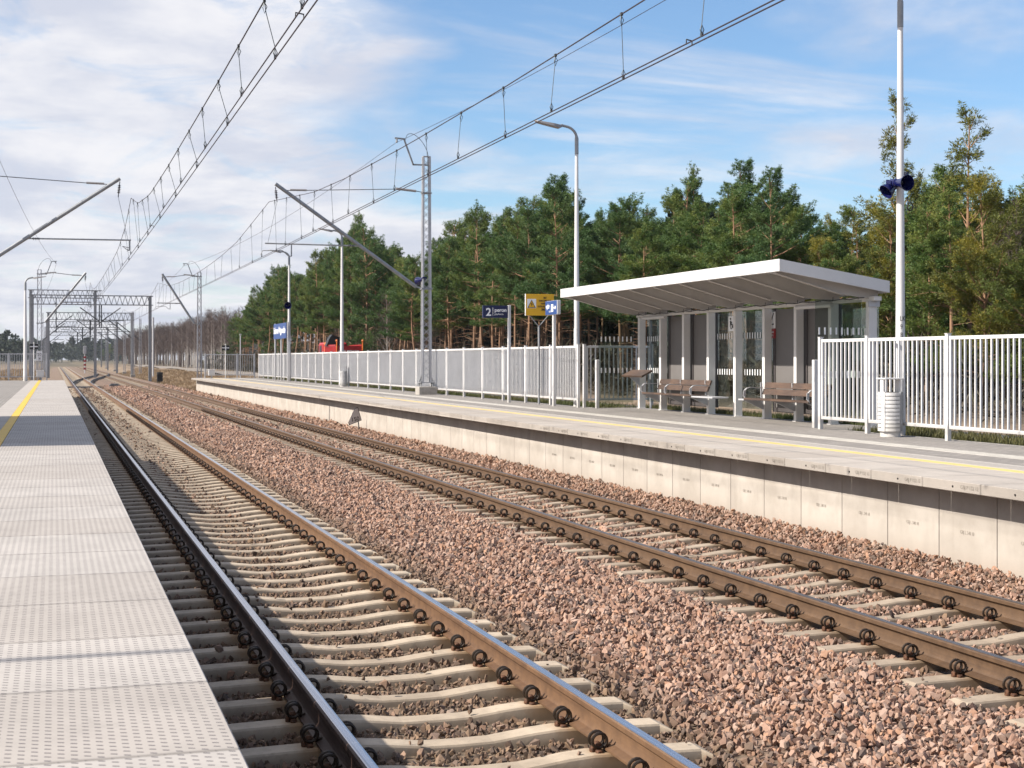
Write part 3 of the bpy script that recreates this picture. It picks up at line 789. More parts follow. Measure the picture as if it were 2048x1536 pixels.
# ------------------------------------------------------------------ fences
FZ0, FZ1 = .965, 2.335
def panel_mesh(L, pitch=.125, flip=False, m=None):
    """panel along +Y from 0 to L"""
    mb = MB(); a, b = .05, L - .05
    mb.bbox(-.02, .02, a, b, FZ1 - .052, FZ1, .004); mb.bbox(-.02, .02, a, b, FZ0, FZ0 + .052, .004)
    mb.bbox(-.0185, .0185, a, a + .042, FZ0 + .053, FZ1 - .053, .003); mb.bbox(-.0185, .0185, b - .042, b, FZ0 + .053, FZ1 - .053, .003)
    n = max(1, int((b - a) / pitch)); 
    for i in range(1, n):
        y = a + (b - a) * i / n
        mb.box(-.0135, .0135, y - .0122, y + .0122, FZ0 + .053, FZ1 - .053)
    for y0, y1 in ((.0, .05), (L - .05, L)):
        for z in (FZ0 + .16, FZ1 - .16): mb.box(-.008, .008, y0 + .001, y1 - .001, z - .006, z + .006)
    return mb.mesh('fence_panel', m or M['white'])
def post_mesh(ztop=2.37, zb=PZ - .1, m=None):
    mb = MB(); mb.bbox(-.035, .035, -.035, .035, zb, ztop, .006); mb.box(-.04, .04, -.04, .04, ztop + .0005, ztop + .008); return mb.mesh('post', m or M['white'])
POST = post_mesh(); PGAL = post_mesh(m=M['galv_light'])
_pc = {}
def fence(label, p, q, segs, m='white', pitch=.125, group='railings round the platforms'):
    """segs: bay lengths in order from p towards q"""
    p = Vector((p[0], p[1], 0)); q = Vector((q[0], q[1], 0)); d = (q - p).normalized(); ang = math.atan2(d.y, d.x) - R(90)
    t = thing('fence', label, 'fence', p, group); o = Vector((0, 0, 0))
    inst('post', POST if m == 'white' else PGAL, t, o, (0, 0, ang))
    for L in segs:
        key = (round(L, 3), m, pitch)
        if key not in _pc: _pc[key] = panel_mesh(L, pitch, m=M[m])
        inst('fence_panel', _pc[key], t, o, (0, 0, ang)); o = o + d * L; inst('post', POST if m == 'white' else PGAL, t, o, (0, 0, ang))
    return t
FX = 12.52
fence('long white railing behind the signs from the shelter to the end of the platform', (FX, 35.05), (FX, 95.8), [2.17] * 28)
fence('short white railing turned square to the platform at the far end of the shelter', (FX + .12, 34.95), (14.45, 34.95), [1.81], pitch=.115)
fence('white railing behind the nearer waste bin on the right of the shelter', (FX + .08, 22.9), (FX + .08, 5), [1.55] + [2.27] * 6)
fence('grey railing across the far end of the opposite platform by the white cabinet', (9.25, 97.2), (12.42, 97.2), [2.05, 1.12], 'galv_light', .13)
fence('grey railing across the far end of the left platform', (-.42, 90.5), (-4.6, 90.5), [2.1, 2.1], 'galv_light', .13)
for y, lab in ((34.35, 'low white post at the end of the glass screen beside the square railing'), (23.39, 'low white post in front of the glass screen beside the nearer railing')):
    t = thing('screen_post', lab, 'post', (12.76, y, PZ)); mb = MB(); mb.bbox(12.72, 12.80, y - .04, y + .04, PZ - .05, 1.985, .006); mb.build('post', M['white'], t)

# ------------------------------------------------------------------ shelter
def shelter():
    t = thing('waiting_shelter', 'open white waiting shelter with a sloping flat roof, glass screens and grey back panels', 'shelter', (13.8, 28.6, PZ))
    xf, xr, zf, zr = 11.84, 13.98, 3.71, 3.365; ya, yb = 22.95, 34.45
    sl = (zr - zf) / (xr - xf); zt = lambda x: zf + (x - xf) * sl
    # roof: sheet, four fascias
    mb = MB(); e = .05
    P = [(xf + e, ya + e), (xr - e, ya + e), (xr - e, yb - e), (xf + e, yb - e)]
    mb.add([(x, y, zt(x) - .05) for x, y in P] + [(x, y, zt(x) - .012) for x, y in P], [(3, 2, 1, 0), (4, 5, 6, 7), (0, 1, 5, 4), (1, 2, 6, 5), (2, 3, 7, 6), (3, 0, 4, 7)])
    roof = mb.build('roof', M['roofwhite'], t)
    h = .205
    mb = MB()
    def fas(x0, x1, y0, y1):
        mb.add([(x0, y0, zt(x0) - h), (x1, y0, zt(x1) - h), (x1, y1, zt(x1) - h), (x0, y1, zt(x0) - h), (x0, y0, zt(x0)), (x1, y0, zt(x1)), (x1, y1, zt(x1)), (x0, y1, zt(x0))], [(3, 2, 1, 0), (4, 5, 6, 7), (0, 1, 5, 4), (1, 2, 6, 5), (2, 3, 7, 6), (3, 0, 4, 7)])
    fas(xf, xf + e - .001, ya, yb); fas(xr - e + .001, xr, ya, yb); fas(xf + e, xr - e, ya, ya + e - .001); fas(xf + e, xr - e, yb - e + .001, yb)
    mb.build('fascia', M['roofwhite'], roof)
    cy = [34.02 - 1.345 * i for i in range(9)]
    for y in cy:                                     # rafters, deeper at the column
        mb = MB(); a, b = xf + .052, 13.92
        poly = [(a, zt(a) - .052), (b, zt(b) - .052), (b, zt(b) - .34), (13.2, zt(13.2) - .35), (a, zt(a) - .205)]
        mb.prism(poly, lambda u, v, q: (u, q, v), y - .02, y + .02)
        for zz0, zz1 in ((.15, .335),):
            mb.add([(a, y - .055, zt(a) - .220), (13.2, y - .055, zt(13.2) - .365), (13.2, y + .055, zt(13.2) - .365), (a, y + .055, zt(a) - .220),
                    (a, y - .055, zt(a) - .206), (13.2, y - .055, zt(13.2) - .351), (13.2, y + .055, zt(13.2) - .351), (a, y + .055, zt(a) - .206)], [(3, 2, 1, 0), (4, 5, 6, 7), (0, 1, 5, 4), (1, 2, 6, 5), (2, 3, 7, 6), (3, 0, 4, 7)])
        mb.build('rafter', M['rafter'], roof)
    for y in cy:
        mb = MB(); mb.bbox(13.72, 13.885, y - .053, y + .053, PZ - .05, 3.02, .006); mb.box(13.70, 13.905, y - .065, y + .065, PZ - .004, PZ + .006)
        c = mb.build('column', M['white_col'], t)
    mb = MB(); mb.bbox(13.74, 13.89, cy[-1] - .2, cy[0] + .2, 3.022, 3.10, .006); mb.build('beam', M['white_col'], t)
    # grey panels and glass between the columns
    kinds = 'GPPGGPPG'
    for i, k in enumerate(kinds):
        y1, y0 = cy[i] - .056, cy[i + 1] + .056
        if k == 'P':
            mb = MB(); mb.bbox(13.945, 13.98, y0 + .05, y1 - .05, 1.02, 3.0, .004); p = mb.build('back_panel', M['greypanel'], t)
            mb = MB(); mb.box(13.93, 13.99, y0 - .05, y0 + .048, .93, 3.02); mb.box(13.93, 13.99, y1 - .048, y1 + .05, .93, 3.02); mb.box(13.93, 13.99, y0 + .05, y1 - .05, .93, 1.018); mb.build('frame', M['frame_dark'], p)
        else:
            mb = MB(); mb.box(13.945, 13.955, y0 - .05, y1 + .05, .96, 3.0); g = mb.build('glass_screen', M['glass'], t)
            mb = MB()
            for z in (1.66, 2.43):
                yy = y0 + .02
                while yy < y1: mb.box(13.938, 13.943, yy, yy + .03, z, z + .125); yy += .12
            mb.build('marking', M['txt'], g)
    for y in (34.32, 23.42):                        # side screens
        mb = MB(); mb.box(12.78, 13.70, y - .005, y + .005, .93, 3.05); g = mb.build('glass_screen', M['glass'], t)
        mb = MB()
        for z in (1.66, 2.43):
            xx = 12.84
            while xx < 13.66: mb.box(xx, xx + .03, y - .011, y - .007, z, z + .125); xx += .112
        mb.build('marking', M['txt'], g)
    # stickers on the glass
    mb = MB(); mb.box(13.928, 13.940, 29.06, 29.36, 2.60, 3.0 - .08); s = mb.build('pictogram', M['txt'], t)
    yc, zc = 29.21, 2.70; mb = MB(); X = 13.921
    mb.tube([(X, yc + .05 * math.cos(a), zc + .05 * math.sin(a)) for a in np.linspace(0, 2 * math.pi, 15)], .007, 4)
    mb.bar((X, yc + .02, zc + .03), (X, yc + .03, zc + .12), .02, .03); mb.lathe([(0, -.006), (.022, -.006), (.022, .006), (0, .006)], 10, (X, yc + .035, zc + .165), (1, 0, 0))
    mb.bar((X, yc + .02, zc + .05), (X, yc - .05, zc + .045), .016, .02); mb.bar((X, yc - .05, zc + .045), (X, yc - .08, zc - .03), .016, .02); mb.bar((X, yc + .025, zc + .1), (X, yc - .04, zc + .085), .014, .016)
    mb.build('wheelchair_symbol', M['black'], s)
    y0 = 27.18
    mb = MB(); mb.box(13.928, 13.940, y0, y0 + .34, 2.62, 2.96); s = mb.build('pictogram', M['txt'], t)
    mb = MB(); mb.box(13.920, 13.927, y0 + .05, y0 + .26, 2.695, 2.715); mb.bar((13.922, y0 + .21, 2.72), (13.922, y0 + .05, 2.93), .012, .01); mb.build('smoking_symbol', M['black'], s)
    mb = MB(); mb.box(13.928, 13.940, y0, y0 + .34, 2.42, 2.618); s = mb.build('pictogram', M['red'], t)
    mb = MB(); mb.box(13.920, 13.927, y0 + .06, y0 + .28, 2.535, 2.555); mb.box(13.920, 13.927, y0 + .08, y0 + .24, 2.475, 2.49); mb.build('lettering', M['txt'], s)
    # strip lights, cable, downpipe
    for y in (24.3, 32.05):
        mb = MB(); mb.tube([(13.60, y, 2.985), (13.60, y + 1.35, 2.985)], .045, 10); mb.box(13.62, 13.70, y + .3, y + .36, 2.96, 3.03); mb.box(13.62, 13.70, y + .98, y + 1.04, 2.96, 3.03); mb.build('strip_light', M['tube'], t, smooth=True)
    mb = MB(); mb.tube([(13.56, y, 3.07 + .012 * math.sin(y * 9)) for y in np.arange(23.1, 34.3, .25)], .010, 5)
    for y in np.arange(23.3, 34.2, .45): mb.tube([(13.56, y, 3.05), (13.57, y, 3.13)], .006, 4)
    mb.build('cable', M['black'], t)
    mb = MB(); mb.tube([(13.96, 34.0, 3.1), (13.965, 33.83, 2.9), (13.965, 33.83, PZ)], .03, 8); mb.build('downpipe', M['galv'], t, smooth=True)
    for z in (2.35, 3.00):
        mb = MB(); mb.bbox(13.70, 13.92, cy[-1] - .09, cy[-1] - .055, z - .08, z + .02, .004); mb.build('bracket', M['galv_light'], t)
    return t
shel = shelter()
twin = copy_tree(shel); twin.location = (-4.92, 27.5, PZ); twin.rotation_euler = (0, 0, math.pi)
twin['label'] = 'matching waiting shelter on the left platform, out of the picture, shading its paving'
for o_ in (shel, twin): o_['group'] = 'platform shelters'

def arm(mb, x0, x1, y, zs, zt_):
    pts = [(x0, y, zs), (x0 - .03, y, zs + .05), (x0 - .02, y, zt_ - .06), (x0 + .03, y, zt_ - .015), (x0 + .10, y, zt_), (x1, y, zt_ - .01)]
    for a, b in zip(pts[:-1], pts[1:]): mb.bar(a, b, .05, .016, (0, 1, 0) if False else (0, 0, 1))
def bench(label, ya, yb, tray, cols):
    t = thing('bench', label, 'bench', (13.45, (ya + yb) / 2, PZ), 'benches in the shelter')
    for i in range(3):
        mb = MB(); x = 13.20 + i * .135; mb.bbox(x, x + .12, ya, yb, 1.185 - .004 * i, 1.223 - .004 * i, .006); mb.build('seat_plank', M['wood'], t)
    for z in (1.29, 1.42):
        mb = MB(); tl = .05
        mb.add([(13.60 + tl * (z - 1.29) / .13, ya + .02, z), (13.635 + tl * (z - 1.29) / .13, ya + .02, z), (13.635 + tl * (z - 1.29) / .13, yb, z), (13.60 + tl * (z - 1.29) / .13, yb, z),
                (13.60 + tl * (z - 1.18) / .13, ya + .02, z + .112), (13.635 + tl * (z - 1.18) / .13, ya + .02, z + .112), (13.635 + tl * (z - 1.18) / .13, yb, z + .112), (13.60 + tl * (z - 1.18) / .13, yb, z + .112)],
               [(3, 2, 1, 0), (4, 5, 6, 7), (0, 1, 5, 4), (1, 2, 6, 5), (2, 3, 7, 6), (3, 0, 4, 7)]); mb.build('back_board', M['wood'], t)
    ys = [ya + .02, (ya + yb) / 2, yb - .02] if yb - ya > 2.7 else [ya + .02, yb - .02]
    for y in ys:
        mb = MB(); arm(mb, 13.23, 13.60, y, 1.20, 1.43); mb.build('armrest', M['galv_light'], t)
    y0, y1 = tray
    mb = MB(); mb.bbox(13.20, 13.58, y0, y1, 1.165, 1.20, .008); mb.build('metal_tray', M['galv_light'], t)
    for y in cols:
        mb = MB(); mb.prism([(13.24, 1.18), (13.72, 1.18), (13.72, .98), (13.62, 1.02), (13.4, 1.12)], lambda u, v, q: (u, q, v), y - .025, y + .025); mb.bar((13.69, y, 1.1), (13.675, y, 1.53), .04, .02); mb.build('bracket', M['galv_light'], t)
bench('brown slatted bench with three armrests and a metal side tray at its near end', 29.72, 32.55, (28.62, 29.70), [32.675, 31.33, 29.985])
bench('brown slatted bench by the nearer railing with a small metal tray at its far end', 24.45, 27.12, (27.14, 27.38), [27.295, 25.95, 24.605])
t = thing('leaning_rail', 'tilted brown wooden leaning rail fixed to the end column of the shelter', 'leaning rail', (13.6, 33.6, PZ))
mb = MB(); mb.add([(13.38, 32.95, 1.56), (13.66, 32.95, 1.70), (13.66, 34.25, 1.70), (13.38, 34.25, 1.56), (13.36, 32.95, 1.60), (13.64, 32.95, 1.74), (13.64, 34.25, 1.74), (13.36, 34.25, 1.60)], [(3, 2, 1, 0), (4, 5, 6, 7), (0, 1, 5, 4), (1, 2, 6, 5), (2, 3, 7, 6), (3, 0, 4, 7)]); mb.build('board', M['wood'], t)
mb = MB(); mb.prism([(13.44, 1.58), (13.65, 1.68), (13.719, 1.60), (13.719, 1.35)], lambda u, v, q: (u, q, v), 33.95, 33.99); mb.build('bracket', M['galv_light'], t)

# ------------------------------------------------------------------ waste bins
def bin_():
    t = thing('waste_bin', 'white slotted waste bin standing in front of the nearer white railing', 'waste bin', (12.33, 19.95, PZ), 'slotted waste bins')
    x0, y0, z0 = 12.33, 19.95, PZ
    mb = MB(); mb.lathe([(0, 0), (.155, 0), (.155, .085), (0, .085)], 24, (x0, y0, z0)); mb.build('foot', M['white'], t, smooth=True)
    mb = MB()
    for k in range(10):
        a = .088 + k * .061; mb.lathe([(.172, a), (.19, a), (.19, a + .049), (.172, a + .049), (.172, a)], 28, (x0, y0, z0))
    mb.build('shell', M['white'], t, smooth=True)
    mb = MB(); mb.lathe([(0, .087), (.168, .087), (.168, .69), (0, .69)], 24, (x0, y0, z0)); mb.build('liner', M['frame_dark'], t, smooth=True)
    for ang in (-62, 118, 205, 25):
        a = R(ang); mb = MB(); c_ = Vector((x0 + .186 * math.cos(a), y0 + .186 * math.sin(a), 0))
        tg = Vector((-math.sin(a), math.cos(a), 0)) * .03; nr = Vector((math.cos(a), math.sin(a), 0)) * .012
        vs = [c_ + tg * i + nr * j + Vector((0, 0, z)) for z in (z0 + .086, z0 + .70) for i, j in ((-1, -1), (1, -1), (1, 1), (-1, 1))]
        mb.add(vs, [(0, 3, 2, 1), (4, 5, 6, 7), (0, 1, 5, 4), (1, 2, 6, 5), (2, 3, 7, 6), (3, 0, 4, 7)]); mb.build('upright', M['white'] if ang in (205, 25) else M['galv'], t)
    for s in (-1, 1):
        mb = MB(); mb.box(x0 + s * .135 - .018, x0 + s * .135 + .018, y0 - .05, y0 + .05, z0 + .69, z0 + .888); mb.build('lid_support', M['white'], t)
    mb = MB(); mb.bbox(x0 - .175, x0 + .175, y0 - .13, y0 + .13, z0 + .889, z0 + .912, .006); mb.build('lid', M['white'], t)
    return t
b1 = bin_(); b1.location = (12.40, 20.34, PZ); b2 = copy_tree(b1); b2.location = (12.25, 65.3, PZ); b2['label'] = 'white slotted waste bin halfway along the long railing, beyond the lattice mast'

# ------------------------------------------------------------------ lamp posts, loudspeakers
def lamp(x, y, z, ztop, label, side=-1, r0=.085):
    t = thing('lamp_post', label, 'lamp post', (x, y, z), 'curved platform lamp posts')
    mb = MB(); mb.tube([(x, y, z - .1), (x, y, z + (ztop - z) * .5), (x, y, ztop - .75)], [r0, r0 * .72, r0 * .5], 14); mb.build('pole', M['white'], t, smooth=True)
    mb = MB(); a = [(x, y, ztop - .752), (x, y, ztop - .35)]
    a += [(x + side * (.34 - .34 * math.cos(q)), y, ztop - .35 + .30 * math.sin(q)) for q in np.linspace(.2, 1.45, 7)]
    a += [(x + side * .42, y, ztop - .03)]
    mb.tube(a, [r0 * .58] * 2 + [r0 * .4] * 8, 10); mb.build('arm', M['galv'], t, smooth=True)
    mb = MB(); xx = x + side * .40
    vs = []
    for u, w_, h_, zz in ((0, .05, .06, -.02), (.07, .09, .09, -.025), (.24, .13, .075, 0), (.66, .11, .04, .05), (.71, .06, .02, .06)):
        vs += [(xx + side * u, y - w_, ztop + zz - h_), (xx + side * u, y + w_, ztop + zz - h_), (xx + side * u, y + w_ * .8, ztop + zz), (xx + side * u, y - w_ * .8, ztop + zz)]
    fs = [(i * 4 + j, i * 4 + (j + 1) % 4, i * 4 + 4 + (j + 1) % 4, i * 4 + 4 + j) for i in range(4) for j in range(4)] + [(0, 1, 2, 3), (16, 17, 18, 19)]
    mb.add(vs, fs); mb.build('lamp_head', M['lum'], t)
    return t
L_near = lamp(12.80, 20.7, .62, 8.0, 'white lamp post carrying two blue horn loudspeakers behind the nearer railing')
text(L_near, 'LK', .11, (12.735, 20.61, 2.60), '-Y', M['black'], 'lettering', .8); text(L_near, '9', .11, (12.745, 20.61, 2.47), '-Y', M['black'], 'lettering', .8); text(L_near, '8', .11, (12.745, 20.61, 2.34), '-Y', M['black'], 'lettering', .8)
l2 = lamp(12.74, 35.8, .62, 7.98, 'white curved lamp post beside the far end of the shelter roof')
text(l2, '6', .1, (12.70, 35.70, 2.72), '-Y', M['signgrey'], 'lettering', .8); text(l2, '0', .1, (12.70, 35.70, 2.60), '-Y', M['signgrey'], 'lettering', .8)
lamp(12.70, 68.0, .62, 7.98, 'white lamp post just above the red truck behind the railing', r0=.1)
lamp(12.40, 82.2, .79, 7.98, 'white lamp post beside the blue station name board', r0=.1)
lamp(-1.55, 87.2, PZ, 6.6, 'grey lamp post at the far end of the left platform', 1, r0=.12)
lamp(-8.4, 6.25, .25, 9.2, 'lamp post beyond the left platform, outside the picture, throwing a thin shadow', 1, r0=.05)
def horn(label, at, axis, r=.155):
    t = thing('horn_loudspeaker', label, 'loudspeaker', at, 'blue horn loudspeakers')
    mb = MB(); mb.lathe([(0, -.20), (.055, -.20), (.065, -.19), (.065, -.06), (.05, -.05), (.06, -.03), (r * .62, .09), (r * .93, .20), (r, .225), (r, .235), (r * .95, .235), (r * .9, .205), (r * .58, .09), (.05, .02), (0, .02)], 22, at, axis); mb.build('horn', [M['speaker']], t, smooth=True)
    mb = MB(); mb.lathe([(0, .024), (.03, .024), (.042, .05), (.03, .085), (0, .09)], 14, at, axis); mb.build('driver', M['speaker_in'], t, smooth=True)
    a = Vector(axis).normalized(); s_ = Vector((0, 0, 1)).cross(a).normalized(); p = Vector(at)
    mb = MB()
    for q in (-1, 1): mb.bar(p + s_ * q * .07 - a * .1, p + s_ * q * .075 - a * .1 + Vector((0, 0, .02)) - a * .12, .02, .05)
    mb.bar(p + s_ * .08 - a * .22 + Vector((0, 0, .02)), p - s_ * .08 - a * .22 + Vector((0, 0, .02)), .02, .06); mb.build('bracket', M['speaker'], t)
horn('blue horn loudspeaker facing the camera, right one of two on the near lamp post', (12.66, 20.52, 4.76), (.05, -1, -.10), .125)
horn('blue horn loudspeaker facing away along the platform, left one on the near lamp post', (12.74, 20.74, 4.78), (-.80, -.05, -.62), .125)
horn('small dark loudspeaker high on the lattice mast by the strut foot', (12.02, 49.6, 4.72), (-.3, 1, -.2))
horn('small dark loudspeaker halfway up the lamp post by the station name board', (12.36, 82.0, 5.0), (-.4, -1, -.2), .2)
t = thing('speaker_cable', 'coiled black cable hanging under the horn loudspeakers', 'cable', (12.9, 20.6, 4.4)); mb = MB()
mb.tube([(12.86, 20.6, 4.56), (12.87, 20.58, 4.46)] + [(12.90 + .05 * math.cos(a), 20.58, 4.40 + .06 * math.sin(a)) for a in np.linspace(2.4, 8.4, 16)], .011, 5); mb.build('loop', M['black'], t)

# ------------------------------------------------------------------ signs
t = thing('platform_number_sign', 'navy sign reading 2 peron flagged out from a square white post', 'sign', (12.10, 39.6, PZ))
mb = MB(); mb.bbox(12.06, 12.14, 39.56, 39.64, PZ - .05, 3.50, .006); mb.build('post', M['white'], t)
mb = MB(); mb.bbox(11.33, 12.058, 39.57, 39.63, 3.145, 3.485, .006); s = mb.build('board', M['navy'], t)
text(s, '2', .30, (11.42, 39.567, 3.205), '-Y', M['txt'], bold=.006); mb = MB(); mb.box(11.615, 11.623, 39.562, 39.568, 3.20, 3.43); mb.build('divider', M['txt'], s)
text(s, 'peron', .145, (11.665, 39.567, 3.315), '-Y', M['txt'], bold=.003); text(s, 'platform', .075, (11.665, 39.567, 3.225), '-Y', M['txt'])

t = thing('warning_sign', 'yellow overhead line warning sign on a forked pole', 'sign', (12.32, 38.15, PZ))
mb = MB(); mb.tube([(12.32, 38.15, PZ - .05), (12.32, 38.15, 2.88)], .027, 10); mb.tube([(12.32, 38.15, 2.87), (12.06, 38.15, 3.165), (12.0, 38.15, 3.17)], .013, 6); mb.tube([(12.32, 38.15, 2.87), (12.58, 38.15, 3.165), (12.62, 38.15, 3.17)], .013, 6); mb.build('pole', M['galv'], t, smooth=True)
mb = MB(); mb.bbox(11.94, 12.73, 38.10, 38.13, 3.165, 3.735, .004); s = mb.build('board', M['yellow'], t)
mb = MB(); mb.box(11.926, 11.939, 38.095, 38.135, 3.16, 3.74); mb.build('edge_trim', M['txt'], s)
mb = MB(); mb.box(11.975, 12.225, 38.094, 38.098, 3.36, 3.605); q = mb.build('pictogram_plate', M['txt'], s)
mb = MB(); mb.prism([(11.985, 3.37), (12.215, 3.37), (12.10, 3.585)], lambda u, v, w_: (u, w_, v), 38.088, 38.0935); mb.build('triangle', M['black'], q)
mb = MB(); mb.prism([(12.012, 3.386), (12.188, 3.386), (12.10, 3.55)], lambda u, v, w_: (u, w_, v), 38.083, 38.0875); mb.build('triangle_field', M['yellow'], q)
mb = MB(); mb.prism([(12.115, 3.53), (12.07, 3.465), (12.095, 3.465), (12.082, 3.40), (12.125, 3.475), (12.10, 3.475)], lambda u, v, w_: (u, w_, v), 38.079, 38.0825); mb.build('lightning_bolt', M['black'], q)
for i, tx in enumerate(('SIEĆ', 'TRAKCYJNA POD', 'NAPIĘCIEM', 'DOTKNIĘCIE GROZI', 'ŚMIERCIĄ')):
    text(s, tx, .062, (12.475, 38.094, 3.615 - i * .077), '-Y', M['black'], 'lettering', .72, 'CENTER', .001, bold=.002)
mb = MB(); mb.box(12.35, 12.60, 38.093, 38.096, 3.290, 3.296); mb.build('underline', M['black'], s)

t.location += Vector((.06, -.35, 0))
t = thing('exit_sign', 'blue and white exit sign box on a square post, overlapping the yellow sign', 'sign', (12.20, 36.4, PZ))
mb = MB(); mb.bbox(12.16, 12.24, 36.36, 36.44, PZ - .05, 3.14, .006); mb.build('post', M['white'], t)
mb = MB(); mb.bbox(12.14, 12.23, 35.98, 36.92, 3.14, 3.50, .006); s = mb.build('box', M['white'], t)
mb = MB(); mb.box(12.134, 12.1395, 36.0, 36.92, 3.145, 3.495); f_ = mb.build('face', M['blue'], s)
text(f_, 'wyjście', .155, (12.133, 36.86, 3.31), '-X', M['txt'], xs=.62, bold=.004); text(f_, 'exit', .08, (12.133, 36.60, 3.205), '-X', M['txt'], xs=.8)
mb = MB(); mb.box(12.130, 12.1335, 36.28, 36.44, 3.215, 3.405); q = mb.build('pictogram', M['txt'], f_)
mb = MB(); mb.prism([(36.40, 3.31), (36.36, 3.36), (36.33, 3.34), (36.35, 3.30), (36.31, 3.25), (36.34, 3.25), (36.38, 3.29)], lambda u, v, w_: (w_, u, v), 12.127, 12.1298); mb.build('running_figure', M['blue'], q)
mb = MB(); mb.box(12.130, 12.1335, 36.13, 36.25, 3.30, 3.33); mb.prism([(36.14, 3.375), (36.07, 3.315), (36.14, 3.255)], lambda u, v, w_: (w_, u, v), 12.1301, 12.1334); mb.build('arrow', M['txt'], f_)

t.location += Vector((.07, -.2, 0))
t = thing('station_name_board', 'long blue station name board on white posts near the far end of the railing', 'sign', (12.25, 85, PZ))
ya, yb = 82.6, 87.6
for y in (87.55, 85.15, 82.65):
    mb = MB(); mb.bbox(12.21, 12.29, y - .04, y + .04, PZ - .05, 4.06 if y != 85.15 else 3.2, .005); mb.build('post', M['white'], t)
mb = MB(); mb.bbox(12.15, 12.205, ya + .1, yb - .1, 3.16, 4.02, .005); s = mb.build('board', M['blue'], t)
text(s, 'Sadowne Węgrowskie', .50, (12.147, yb - .22, 3.47), '-X', M['txt'], xs=.96, bold=.012)

t.location.y -= 1.0
t = thing('speed_sign', 'grey trapezoid speed sign marked 150 leaning by the platform wall', 'sign', (8.6, 43.3, -.12))
ux = Vector((.985, -.02, .0)); org = Vector((8.6, 43.3, -.10)); up = Vector((-.10, 0, .995))
def tp(u, v, d): p = org + Vector((1, 0, .22)).normalized() * u + up * v + Vector((0, -1, 0)) * d; return (p.x, p.y, p.z)
mb = MB(); mb.tube([tp(.0, -.06, 0), tp(.0, .5, 0)], .018, 8); mb.build('post', M['darksteel'], t)
po = [(-.29, .215), (.10, .275), (.03, .68), (-.07, .68), (-.31, .30)]
mb = MB(); mb.prism(po, lambda u, v, w_: tp(u, v, w_), .022, .034); bd = mb.build('rim', M['black'], t)
cx_, cy_ = sum(p[0] for p in po) / 5, sum(p[1] for p in po) / 5
mb = MB(); mb.prism([(cx_ + (u - cx_) * .90, cy_ + (v - cy_) * .90) for u, v in po], lambda u, v, w_: tp(u, v, w_), .0345, .040); mb.build('board', M['signgrey'], t)
o = text(t, '150', .17, tp(-.215, .30, .0415), '-Y', M['black'], bold=.003); o.rotation_euler = (R(90), R(-11), 0)

def cross_sign(x, y, z, label):
    t = thing('cross_sign', label, 'sign', (x, y, z), 'black boards with white crosses')
    mb = MB(); mb.tube([(x, y, z - .1), (x, y, z + 2.2)], .03, 8); mb.build('post', M['white'], t)
    mb = MB(); mb.bbox(x - .24, x + .24, y - .06, y - .035, z + 1.78, z + 2.1, .004); s = mb.build('board', M['black'], t)
    mb = MB(); mb.box(x - .22, x + .22, y - .067, y - .061, z + 1.915, z + 1.965); mb.box(x - .028, x + .028, y - .0665, y - .0605, z + 1.79, z + 1.914); mb.box(x - .028, x + .028, y - .0665, y - .0605, z + 1.966, z + 2.09); mb.build('cross', M['txt'], s)
cross_sign(10.45, 96.2, PZ, 'white cross on a black board in front of the grey railing opposite'); cross_sign(-1.13, 90.0, PZ, 'white cross on a black board at the end of the left platform')
def cabinet(x, y, z, label):
    t = thing('cabinet', label, 'cabinet', (x, y, z), 'white trackside cabinets')
    mb = MB(); mb.box(x - .05, x + .05, y - .05, y + .05, z - .1, z + .16); mb.build('foot', M['galv'], t)
    mb = MB(); mb.bbox(x - .20, x + .20, y - .14, y + .14, z + .161, z + .52, .01); mb.build('body', M['white'], t)
    mb = MB(); mb.bbox(x - .225, x + .225, y - .16, y + .16, z + .521, z + .56, .008); mb.build('lid', M['white'], t)
cabinet(9.62, 96.6, PZ, 'white cabinet on a short foot by the grey railing opposite'); cabinet(-.78, 90.2, PZ, 'white cabinet by the railing of the left platform')

# ------------------------------------------------------------------ overhead line
def insulator(mb, p, q, r=.05, n=4):
    p, q = Vector(p), Vector(q); d = (q - p); L = d.length; prof = [(0, 0), (.014, 0)]
    for k in range(n):
        a = L * (.22 + .56 * k / n); prof += [(.016, a), (r, a + L * .05), (.016, a + L * .09)]
    prof += [(.014, L), (0, L)]; mb.lathe(prof, 10, p, tuple(d.normalized()))
def zig(mb, x0, x1, y, z0, z1, n, taper, rad=.011, x0t=None, x1t=None):
    for k in range(n):
        a, b = k / n, (k + 1) / n
        f = lambda e0, e1, s: e0 + (e1 - e0) * s
        xa0, xa1 = f(x0, x0t, a), f(x1, x1t, a); xb0, xb1 = f(x0, x0t, b), f(x1, x1t, b)
        p, q = ((xa0, xb1) if k % 2 == 0 else (xa1, xb0))
        mb.bar((p, y, z0 + (z1 - z0) * a), (q, y, z0 + (z1 - z0) * b), rad * 2, rad)
